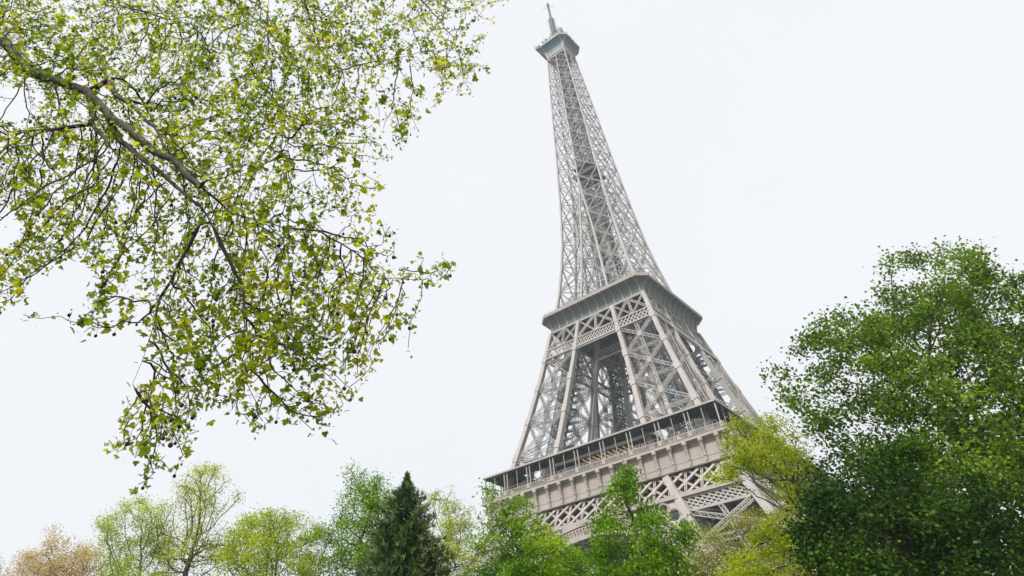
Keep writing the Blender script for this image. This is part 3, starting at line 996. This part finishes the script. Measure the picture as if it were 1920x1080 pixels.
def rand_rot(rng, n, up=0.7):
    """frames whose z axis leans to +Z by up"""
    z = nrm(rng.normal(0, 1, (n, 3))*(1-up) + np.array([0, 0, up]))
    x = rng.normal(0, 1, (n, 3)); x = nrm(x - (x*z).sum(1, keepdims=True)*z)
    return x, np.cross(z, x), z

def leaves_mesh(name, rng, C, size, shape, tint, up=0.6, out=None):
    """C: centres; shape: (verts, faces) in local xy with z bend"""
    n = len(C); SV, SF = shape
    x, y, z = rand_rot(rng, n, up)
    if out is not None:
        x = nrm(out + rng.normal(0, 0.35, (n, 3))); y = nrm(np.cross(z, x)); z = np.cross(x, y)
    sv = np.array(SV, float)
    s_ = size[:, None, None]
    V = C[:, None] + s_*(sv[None, :, 0:1]*x[:, None] + sv[None, :, 1:2]*y[:, None] + sv[None, :, 2:3]*z[:, None])
    k = len(sv)
    groups = {}
    for f in SF: groups.setdefault(len(f), []).append(f)
    F = [(np.array(fs)[None] + (np.arange(n)*k)[:, None, None]).reshape(-1, L) for L, fs in groups.items()]
    return np_mesh(name, V.reshape(-1, 3), F, attr=np.repeat(tint, k))

OVAL = ([(0,0,0),(0.45,0.30,0.07),(1,0,-0.05),(0.45,-0.30,0.07)], [(0,1,2),(0,2,3)])
BROAD = ([(0,0,0),(0.3,0.42,0.08),(0.75,0.34,0.03),(1,0,-0.08),(0.75,-0.34,0.03),(0.3,-0.42,0.08)], [(0,1,2,3),(0,3,4,5)])
PALM = ([(0,0,0),(0.15,0.5,0.0),(0.38,0.18,0.03),(0.8,0.45,-0.06),(0.7,0.12,0.02),(1.1,0,-0.1),(0.7,-0.12,0.02),(0.8,-0.45,-0.06),(0.38,-0.18,0.03),(0.15,-0.5,0.0)],
        [(0,1,2),(0,2,3,4),(0,4,5,6),(0,6,7,8),(0,8,9)])
# plane leaf: five pointed lobes, folded along the midrib
PL = [(0.0,0.0,0),(0.02,0.30,0.02),(-0.14,0.52,-0.06),(0.22,0.50,0.0),(0.34,0.66,-0.10),(0.50,0.62,-0.10),(0.56,0.34,0.03),(0.82,0.28,-0.02),(1.08,0.0,-0.12)]
PLANE = (PL + [(a,-b,c) for a,b,c in PL[-2:0:-1]], [tuple(range(0,9)), (0,)+tuple(range(8,16))])

def tints(rng, X, cs=0.7, amp=0.55):
    nv = np.array([noise.noise(Vector(x*cs)) for x in X])
    return np.clip(0.5 + amp*nv*1.3 + rng.normal(0, 0.17, len(X)), 0, 1)

def tree(name, label, poly, D, T, base_px, mat, seed, n_attr=900, clump=0.25, step=0.42, infl=3.5, kill=0.7, leaf=0.14,
         per=12, spread=0.35, shape=OVAL, up=0.6, trunk_top=None, group=None, r0=0.012, rmax=0.3, bark=None, bare=0, cat='tree', jit=0.12, grav=0.0, flat=0.6, trunk_fr=0.45, leaf_cut=2.5, cs=0.5, tipn=3):
    rng = np.random.default_rng(seed)
    n_attr = int(n_attr*DENS); kill *= 0.55; step *= 0.72; per *= PERF; spread *= 0.8
    X = envelope(rng, poly, D, T, n_attr, clump, cs)
    b = at(base_px[0], 1080, D); b[2] = 0
    root = empty(name, tuple(b)); tag(root, label, cat, group)
    tt = at(trunk_top[0], trunk_top[1], D) if trunk_top else X.mean(0)
    L = np.linalg.norm(tt-b); k = int(L/step)
    nodes = [b + (tt-b)*i/k + (rng.normal(0, 0.03, 3) if i else 0) for i in range(k+1)]
    par = list(range(-1, k))
    N, P = colonize(rng, X, nodes, par, step, infl, kill, jit=jit, grav=grav)
    r = radii(N, P, r0, rmax=rmax)
    # trunk keeps a floor width
    r[:k+1] = np.maximum(r[:k+1], np.linspace(rmax, rmax*0.35, k+1))
    me = branch_mesh('trunk', N - b, P, r, 5)
    link('trunk', me, bark or BARK, root)
    td = np.zeros(len(N), int)
    for i in range(len(N)-1, 0, -1):
        if P[i] >= 0: td[P[i]] = max(td[P[i]], td[i]+1)
    thin = np.where((td <= tipn) & (np.arange(len(N)) > k))[0]
    cl = np.exp(rng.normal(-0.1, 0.5, len(N)))
    for i in range(1, len(N)):
        if P[i] >= 0 and td[P[i]] <= tipn+1: cl[i] = cl[P[i]]
    cnt = rng.poisson(per*cl[thin])
    ids = np.repeat(thin, cnt)
    off = rng.normal(0, 1, (len(ids), 3))*spread*np.array([1, 1, flat])
    C = N[ids] + off
    tn = tints(rng, N[ids], 0.6)
    s_ = leaf*rng.uniform(0.6, 1.25, len(ids))
    lm_ = leaves_mesh('crown', rng, C - b, s_, shape, tn, up)
    link('crown', lm_, mat, root)
    return root, len(N), len(ids)

DENS, PERF = 5.0, 1.0
YEL = leaf_material('yellow_spring_leaf', [(0.18,0.25,0.008),(0.31,0.39,0.013),(0.45,0.50,0.027)], 0.45)
PALE = leaf_material('pale_spring_leaf', [(0.20,0.27,0.025),(0.36,0.43,0.055),(0.52,0.57,0.11)], 0.45)
LIME = leaf_material('lime_leaf', [(0.16,0.26,0.010),(0.31,0.41,0.018),(0.46,0.53,0.035)], 0.45)
BRIGHT = leaf_material('bright_green_leaf', [(0.05,0.145,0.005),(0.155,0.30,0.011),(0.31,0.44,0.027)], 0.42)
DEEP = leaf_material('deep_green_leaf', [(0.02,0.058,0.005),(0.068,0.138,0.011),(0.21,0.32,0.035)], 0.38)
DARK = leaf_material('dark_green_leaf', [(0.010,0.035,0.005),(0.025,0.07,0.008),(0.09,0.17,0.018)], 0.33)
TAN = leaf_material('tan_bud_leaf', [(0.34,0.25,0.12),(0.47,0.375,0.215),(0.60,0.51,0.34)], 0.35)
OLIVE = leaf_material('olive_leaf', [(0.15,0.165,0.02),(0.24,0.26,0.03),(0.33,0.34,0.05)], 0.4)
NEEDLE = leaf_material('conifer_needle', [(0.010,0.030,0.012),(0.030,0.070,0.024),(0.20,0.27,0.08)], 0.15)
PLANELEAF = leaf_material('plane_leaf', [(0.075,0.145,0.007),(0.16,0.235,0.010),(0.27,0.325,0.013),(0.37,0.38,0.022)], 0.57, 1.55)

st_ = []
st_.append(tree('flowering_tree', 'tan brown budding tree at the far left of the tree line', [(20,1085),(30,1040),(62,1015),(100,982),(125,1000),(150,1010),(185,1025),(205,1080),(215,1250),(150,1330),(40,1330),(-5,1250)],
     50, 3.5, (110,), TAN, 11, 700, 0.1, 0.4, 3, 0.6, 0.13, 33, 0.4, trunk_top=(110,1180), group='trees along the park edge', r0=0.010, rmax=0.2, leaf_cut=3))
st_.append(tree('flowering_tree', 'small tan budding tree left of the larger tan tree, mostly cut off', [(-60,1050),(-20,1032),(12,1046),(28,1080),(30,1200),(-30,1280),(-100,1250),(-110,1100)],
     54, 2.5, (-30,), TAN, 12, 260, 0.1, 0.4, 3, 0.6, 0.13, 22, 0.4, trunk_top=(-35,1160), group='trees along the park edge', r0=0.010, rmax=0.18))
st_.append(tree('spring_tree', 'small yellow green tree with thin crown beside the tan tree', [(180,970),(215,950),(255,930),(290,915),(318,940),(325,1000),(330,1080),(330,1230),(260,1290),(190,1240),(178,1080)],
     46, 2.6, (255,), LIME, 13, 520, 0.2, 0.4, 3, 0.65, 0.12, 40, 0.34, trunk_top=(250,1130), group='trees along the park edge', r0=0.012, rmax=0.16))
st_.append(tree('spring_tree', 'tallest pale leafed tree at left with dark bare branches showing', [(300,935),(318,905),(345,880),(378,862),(405,868),(430,890),(455,915),(462,945),(440,975),(450,1020),(430,1080),(420,1220),(340,1280),(270,1240),(265,1080),(290,990)],
     45, 3.6, (352,), PALE, 14, 800, 0.3, 0.42, 3.2, 0.7, 0.115, 21, 0.32, trunk_top=(360,1030), group='trees along the park edge', r0=0.015, rmax=0.26, jit=0.07))
st_.append(tree('spring_tree', 'broad lime yellow tree right of the bare branched pale tree', [(425,985),(450,960),(475,955),(500,948),(535,955),(570,962),(602,985),(612,1020),(610,1080),(600,1220),(520,1300),(430,1260),(400,1100)],
     42, 3.2, (510,), LIME, 15, 750, 0.12, 0.4, 3, 0.62, 0.125, 41, 0.34, trunk_top=(505,1120), group='trees along the park edge', r0=0.011, rmax=0.22))
st_.append(tree('green_tree', 'bright green tree standing left of the dark conifer', [(598,1005),(612,985),(632,960),(640,920),(645,880),(668,868),(690,890),(705,870),(735,900),(760,930),(790,1000),(790,1080),(760,1250),(660,1280),(600,1200),(585,1060)],
     43, 3.4, (680,), BRIGHT, 16, 760, 0.34, 0.42, 3, 0.68, 0.145, 33, 0.34, trunk_top=(678,1010), group='trees along the park edge', r0=0.013, rmax=0.22, cs=0.8))
st_.append(tree('airy_tree', 'thin airy pale green tree between the conifer and the tower', [(798,935),(815,915),(838,905),(858,915),(872,945),(888,965),(895,1000),(900,1060),(890,1200),(840,1260),(790,1200),(785,1000)],
     47, 2.2, (835,), PALE, 17, 420, 0.22, 0.42, 3, 0.62, 0.12, 28, 0.3, trunk_top=(838,1040), group='trees along the park edge', r0=0.012, rmax=0.16))
st_.append(tree('green_tree', 'bright green tree before the left corner of the tower platform', [(880,1010),(900,985),(905,930),(918,895),(935,915),(940,950),(965,925),(985,930),(1000,965),(1030,975),(1070,1000),(1092,1040),(1095,1090),(1080,1250),(960,1300),(870,1220),(865,1070)],
     35, 2.8, (975,), BRIGHT, 18, 620, 0.38, 0.36, 2.6, 0.65, 0.16, 34, 0.32, trunk_top=(965,1040), group='trees along the park edge', r0=0.010, rmax=0.2, cs=0.9))
st_.append(tree('green_tree', 'pointed bright green tree before the middle of the tower arch', [(1085,1075),(1105,1030),(1112,985),(1130,950),(1138,900),(1150,866),(1175,862),(1195,885),(1215,905),(1225,945),(1262,965),(1300,985),(1325,1010),(1322,1060),(1340,1100),(1330,1260),(1220,1330),(1100,1260)],
     32, 2.6, (1205,), BRIGHT, 19, 640, 0.38, 0.34, 2.6, 0.65, 0.155, 36, 0.32, trunk_top=(1185,960), group='trees along the park edge', r0=0.010, rmax=0.2, cs=0.9))
st_.append(tree('olive_tree', 'dull olive green tree low behind the bright yellow tree', [(1270,1050),(1300,1005),(1340,975),(1385,955),(1440,950),(1490,965),(1520,1020),(1530,1100),(1510,1250),(1400,1300),(1290,1240),(1265,1110)],
     44, 3.0, (1400,), OLIVE, 20, 700, 0.05, 0.4, 3, 0.6, 0.10, 34, 0.4, trunk_top=(1400,1110), group='trees along the park edge', r0=0.010, rmax=0.2))
st_.append(tree('yellow_tree', 'bright yellow green tree leaning its branches across the tower corner', [(1308,905),(1335,878),(1355,860),(1352,810),(1362,775),(1385,768),(1405,775),(1440,768),(1480,790),(1520,830),(1540,880),(1560,960),(1580,1080),(1560,1250),(1450,1300),(1360,1200),(1340,1080),(1400,1010),(1440,950),(1400,925),(1350,915)],
     30, 2.6, (1560,), YEL, 21, 950, 0.24, 0.36, 2.8, 0.55, 0.11, 36, 0.26, trunk_top=(1510,940), group='trees along the park edge', r0=0.011, rmax=0.2, flat=0.4, cs=0.8))
st_.append(tree('broad_tree', 'tall broad dark green tree filling the right picture side', [(1432,700),(1445,670),(1475,645),(1510,640),(1515,600),(1555,588),(1580,560),(1590,540),(1640,520),(1645,490),(1690,468),(1730,455),(1755,433),(1785,455),(1830,458),(1868,475),(1880,510),(1945,520),(2080,560),(2200,700),(2230,950),(2120,1200),(1900,1250),(1650,1200),(1560,1080),(1560,900),(1535,840),(1500,780),(1455,745)],
     27, 5.0, (1800,), DEEP, 22, 1450, 0.27, 0.42, 3.0, 0.9, 0.14, 46, 0.42, trunk_top=(1770,760), group='trees along the park edge', r0=0.013, rmax=0.34, shape=BROAD, leaf_cut=2.8, cs=0.6))
st_.append(tree('dense_tree', 'dense darkest green tree low at right in front of the broad tree', [(1485,1010),(1490,960),(1505,930),(1520,870),(1560,845),(1640,850),(1720,830),(1800,850),(1850,900),(1880,960),(1890,1050),(1900,1200),(1820,1350),(1620,1380),(1520,1250),(1500,1100)],
     21, 3.0, (1690,), DARK, 23, 1300, 0.3, 0.34, 2.6, 0.52, 0.098, 39, 0.28, trunk_top=(1680,1080), group='trees along the park edge', r0=0.010, rmax=0.22, shape=BROAD, cs=0.8))

# --- conifer
def conifer(name, label, apex, Dc, px_half, seed):
    rng = np.random.default_rng(seed)
    tip = at(apex[0], apex[1], Dc); b = tip.copy(); b[2] = 0
    root = empty(name, tuple(b)); tag(root, label, 'conifer', 'trees along the park edge')
    H = tip[2]
    nodes = [np.array([0, 0, H*i/30]) for i in range(31)]; par = list(range(-1, 30)); r = [0.28*(1-i/30)**0.8+0.015 for i in range(31)]
    cen = []; outs = []; tn = []
    z = H - 0.25
    while z > 1.6:
        depth = H - z
        R = px_half(depth)
        nb = int(rng.integers(7, 11))
        a0 = rng.random()*6.28
        for k in range(nb):
            a = a0 + 6.283*k/nb + rng.normal(0, 0.15)
            rr = R*rng.uniform(0.72, 1.1)
            j = min(30, int(z/H*30)); prev = j
            m_ = max(3, int(rr/0.28))
            drop = rng.uniform(0.05, 0.35)
            for q in range(1, m_+1):
                t = q/m_
                p_ = np.array([math.cos(a)*rr*t, math.sin(a)*rr*t, z - drop*rr*t + 0.32*rr*t*t])
                nodes.append(p_); par.append(prev); r.append(0.035*(1-t)+0.008); prev = len(nodes)-1
                wdt = 0.36*rr*(1-t*0.75)
                nsub = 2 + int(wdt*5)
                for s_ in range(nsub):
                    off = rng.uniform(-1, 1)*wdt
                    c = p_ + np.array([-math.sin(a)*off, math.cos(a)*off, rng.normal(0, 0.07) - 0.12*abs(off)])
                    o = np.array([math.cos(a), math.sin(a), 0.75 + rng.normal(0, 0.2)]) + np.array([-math.sin(a), math.cos(a), 0])*off*0.8
                    cen.append(c); outs.append(o)
                    tn.append(np.clip(0.26 + 0.45*rng.random()**2 + (0.30 if t > 0.75 else 0.0), 0, 1))
        z -= rng.uniform(0.20, 0.30)*(1.0 if depth < 5 else 1.25)
    for q in range(14):                                  # leader
        cen.append(np.array([0, 0, H-0.9+q*0.055])); outs.append(np.array([rng.normal(0,.3), rng.normal(0,.3), 1])); tn.append(0.5)
    cen = np.array(cen); outs = nrm(np.array(outs)); tn = np.array(tn)
    nn_ = 11
    ids = np.repeat(np.arange(len(cen)), nn_)
    C = cen[ids] + rng.normal(0, 0.035, (len(ids), 3))
    o = nrm(outs[ids] + rng.normal(0, 0.42, (len(ids), 3)))
    BL = ([(0,0.09,0),(0,-0.09,0),(1,-0.03,0.0),(1,0.03,0.0)], [(0,1,2,3)])
    me = leaves_mesh('crown', rng, C, 0.25*np.clip((H-C[:, 2])/1.6+0.25, 0.35, 1)*rng.uniform(0.6, 1.25, len(ids)), BL, np.clip(tn[ids]+rng.normal(0, .07, len(ids)), 0, 1), 0.0, o)
    N = np.array(nodes); P = np.array(par)
    link('trunk', branch_mesh('trunk', N, P, np.array(r), 5), BARK, root)
    link('crown', me, NEEDLE, root)
    return len(ids)
conifer('conifer_tree', 'dark pointed conifer tree with dense upright tufts', (764, 882), 37, lambda d: float(np.interp(d, [0, 0.7, 1.1, 1.65, 2.8, 4.6, 6.6, 12], [0.02, 0.14, 0.42, 0.98, 1.6, 2.3, 2.85, 3.7])), 31)

# --- overhanging plane tree, top left
def plane_tree():
    rng = np.random.default_rng(7)
    Dm = 8.2
    L0 = at(-80, 20, Dm+0.6)
    tb = CAM + HF*5.5 - HR*10.5; tb[2] = 0
    root = empty('plane_tree', tuple(tb))
    tag(root, 'overhanging plane tree with drooping twigs, lobed leaves and hanging seed balls', 'tree')
    nodes = []; par = []
    def chain(pts, start, step=0.25):
        prev = start; cur = nodes[start] if start is not None else None
        for p_ in pts:
            p_ = np.array(p_, float)
            if prev is None:
                nodes.append(p_); par.append(-1); prev = len(nodes)-1; continue
            a = nodes[prev]; L = np.linalg.norm(p_-a); k = max(1, int(round(L/step)))
            for i in range(1, k+1):
                nodes.append(a+(p_-a)*i/k + rng.normal(0, 0.012, 3)); par.append(prev); prev = len(nodes)-1
        return prev
    fork = tb + np.array([0.2, 0.1, 6.5])
    t0 = chain([tb, tb+np.array([0.05,0,2.5]), tb+np.array([0.1,0.05,4.5]), fork], None)
    up = chain([fork + (L0-fork)*0.35 + np.array([0,0,0.9]), fork + (L0-fork)*0.7 + np.array([0,0,0.8]), L0], t0)
    def px(l, d0, d1): return [at(x, y, d0+(d1-d0)*i/max(1, len(l)-1)) for i, (x, y) in enumerate(l)]
    def nearest(p_): return int(np.linalg.norm(np.array(nodes)-p_, axis=1).argmin())
    ROUT = len(nodes)
    LIMBS = []
    m0 = len(nodes)
    l1 = chain(px([(0,70),(35,112),(62,140),(100,150),(130,160),(165,172),(190,200),(215,225),(250,252),(290,285),(322,298),(348,325),(375,347)], 7.9, 6.8), up)
    LIMBS.append((m0, l1, 0.145, 0.05))
    def side(l, d0, d1, w_=0.032):
        P0 = at(l[0][0], l[0][1], d0); m_ = len(nodes)
        e_ = chain(px(l[1:], d0, d1), nearest(P0)); LIMBS.append((m_, e_, w_, w_*0.1)); return e_
    side([(180,192),(176,232),(190,255),(212,280),(235,305)], 7.5, 7.2, 0.055)
    c_ = side([(196,213),(225,265),(285,312),(330,347),(375,385),(410,438),(450,445)], 7.4, 6.9, 0.06)
    side([(165,170),(205,148),(217,178),(240,190),(290,238),(325,298),(368,338)], 7.4, 7.2, 0.055)
    side([(176,232),(100,243),(0,246)], 7.5, 7.9, 0.04)
    side([(240,190),(275,196),(305,222)], 7.4, 7.6)
    # a second limb that passes above the picture
    m2 = len(nodes)
    u2 = chain([fork + np.array([1.5,1.0,2.5]), at(-120,-190,9.0), at(60,-150,8.8), at(230,-110,8.6), at(400,-90,8.5), at(560,-80,8.5), at(720,-70,8.6), at(850,-60,8.7)], t0)
    LIMBS.append((m2, u2, 0.2, 0.04))
    side([(150,-130),(225,10),(290,28),(350,45),(415,58)], 8.7, 7.4, 0.045)
    side([(400,-90),(440,-5),(480,40),(520,75),(560,130)], 8.5, 8.2)
    side([(560,-80),(575,20),(600,90),(640,130),(700,115),(790,100),(860,94)], 8.5, 7.6, 0.04)
    side([(300,-105),(500,20),(505,100),(520,200),(545,300)], 8.6, 8.2)
    side([(60,-150),(20,20),(40,100)], 8.8, 8.9)
    side([(720,-70),(800,10),(850,70),(865,120)], 8.6, 8.6)
    c2 = side([(375,385),(430,400),(530,425),(535,470),(540,500)], 7.6, 7.6, 0.02)
    side([(530,430),(600,435),(660,470),(720,520),(790,525),(850,490)], 7.6, 7.9, 0.018)
    side([(450,445),(455,540),(460,620),(470,690)], 7.4, 7.3)
    side([(410,438),(300,560),(280,640),(250,720)], 7.5, 7.4)
    poly = [(-250,-120),(300,-140),(965,-120),(950,10),(925,60),(935,140),(895,170),(830,205),(805,235),(785,285),(740,310),(745,352),(715,385),(735,420),(765,440),(755,475),(850,458),(868,510),(820,545),(765,560),(787,610),(752,660),(700,690),(670,745),(645,800),(605,838),(560,790),(545,755),(480,835),(440,775),(385,785),(345,868),(320,905),(270,922),(238,888),(200,835),(225,760),(260,690),(275,640),(210,605),(150,645),(128,600),(150,500),(110,470),(75,560),(30,595),(-60,560),(-250,420)]
    X = np.concatenate([envelope(rng, poly, Dm, 1.7, 8500, 0.10, 1.2), envelope(rng, [(-60,-60),(720,-60),(690,120),(640,300),(420,330),(300,250),(120,190),(-60,150)], Dm, 1.5, 2600, 0.05, 1.2)][0:1] + [envelope(rng, [(-60,-60),(720,-60),(690,120),(640,300),(420,330),(300,250),(120,190),(-60,150)], Dm, 1.5, 1700, 0.15, 1.2), envelope(rng, [(240,560),(400,480),(620,430),(760,560),(700,690),(650,790),(600,830),(550,750),(480,820),(400,770),(340,860),(280,910),(220,830),(280,680)], Dm-0.3, 1.2, 2600, 0.12, 1.4), envelope(rng, [(-60,300),(200,300),(260,500),(200,600),(140,630),(140,520),(60,560),(-60,540)], Dm, 1.2, 900, 0.12, 1.4)])
    # open patches of sky
    for (hx, hy, hr) in ((30,190,45),(120,530,50),(520,700,35),(500,20,28),(10,420,30),(690,410,30),(560,560,28)):
        d_ = nrm(X-CAM); c = ray(hx, hy)
        X = X[(d_ @ c) < math.cos(hr/1179.0*0.75)]
    N, P = colonize(rng, X, nodes, par, 0.13, 1.3, 0.16, iters=400, grav=0.42, jit=0.22)
    main_n = len(nodes)
    r = radii(N, P, 0.0046, 2.45)
    r *= np.where(np.arange(len(N)) < main_n, 1.0, 1.0)
    r = np.minimum(r, 0.05)
    for a_, b_, ra, rb in LIMBS:
        q = np.arange(a_, b_+1); r[q] = np.maximum(r[q]*0, np.linspace(ra, rb, len(q)))
    r[:t0+1] = np.linspace(0.42, 0.30, t0+1)
    seg = np.arange(t0+1, up+1); r[seg] = np.linspace(0.27, 0.15, len(seg))
    first = np.arange(len(N)) <= up
    link('trunk', branch_mesh('trunk', N-tb, P, r, 8), BARK_PALE, root)
    thin = np.where((r < 0.0112) & (np.arange(len(N)) >= up))[0]
    cnt = rng.poisson(2.75, len(thin)); ids = np.repeat(thin, cnt)
    C = N[ids] + rng.normal(0, 0.055, (len(ids), 3)) + np.array([0, 0, -0.02])
    tn = tints(rng, N[ids], 1.3, 0.8)
    s_ = np.clip(0.047*np.exp(rng.normal(0, 0.40, len(ids))), 0.03, 0.15)
    me = leaves_mesh('crown', rng, C-tb, s_, PLANE, tn, 0.42)
    link('crown', me, PLANELEAF, root)
    # leaf stalks
    # seed balls on threads
    tips = thin[rng.permutation(len(thin))]
    V, F = lathe([(0.001,0.0165),(0.009,0.0143),(0.0145,0.008),(0.0165,0),(0.0145,-0.008),(0.009,-0.0143),(0.001,-0.0165)], 9)
    n_b = 520
    wz = rng.random(len(tips)) * np.clip((N[tips][:, 2]-3.0)/7.0, 0.12, 1.0)
    tips = tips[np.argsort(wz)]
    score = np.argsort(np.linalg.norm(N[tips[:n_b]] - CAM, axis=1))
    tips = tips[:n_b][score]
    bme = None
    rest = MB()
    for i, t in enumerate(tips):
        ln = rng.uniform(0.05, 0.16)
        p_ = N[t] - tb
        q = p_ + np.array([rng.normal(0, .015), rng.normal(0, .015), -ln])
        s_b = rng.uniform(1.2, 1.9)
        if i < 100:
            if bme is None:
                b0 = MB(); b0.poly(V, F); b0.bar((0,0,0.016),(0,0,0.12),0.003,0.003,(0,1,0))
                o = b0.build('seed_ball', BALL, root, tuple(q)); bme = o.data
            else: o = link('seed_ball', bme, None, root, tuple(q))
            o.scale = (s_b,)*3
        else:
            rest.poly([(q[0]+v[0]*s_b, q[1]+v[1]*s_b, q[2]+v[2]*s_b) for v in V], F)
            rest.bar(q, p_, 0.003, 0.003, (0,1,0))
    tag(rest.build('hanging_seed_balls', BALL, root), kind='stuff')
    return len(N), len(ids)
st_.append(plane_tree())
print('TREES', [s_[-2:] for s_ in st_])
# ------------------------------------------------------------------ haze
hz = MB(); hz.box((-1600,-1600,-1),(1600,1600,345))
def haze_material():
    mt = bpy.data.materials.new('haze_air'); mt.use_nodes = True
    t = mt.node_tree
    for n_ in list(t.nodes): t.nodes.remove(n_)
    o = t.nodes.new('ShaderNodeOutputMaterial'); v = t.nodes.new('ShaderNodeVolumePrincipled')
    v.inputs['Color'].default_value = (0.84, 0.93, 1.0, 1)
    v.inputs['Density'].default_value = HAZE
    v.inputs['Anisotropy'].default_value = 0.3
    t.links.new(v.outputs[0], o.inputs['Volume'])
    return mt
HAZE = 0.00030
tag(hz.build('haze', haze_material()), kind='stuff')
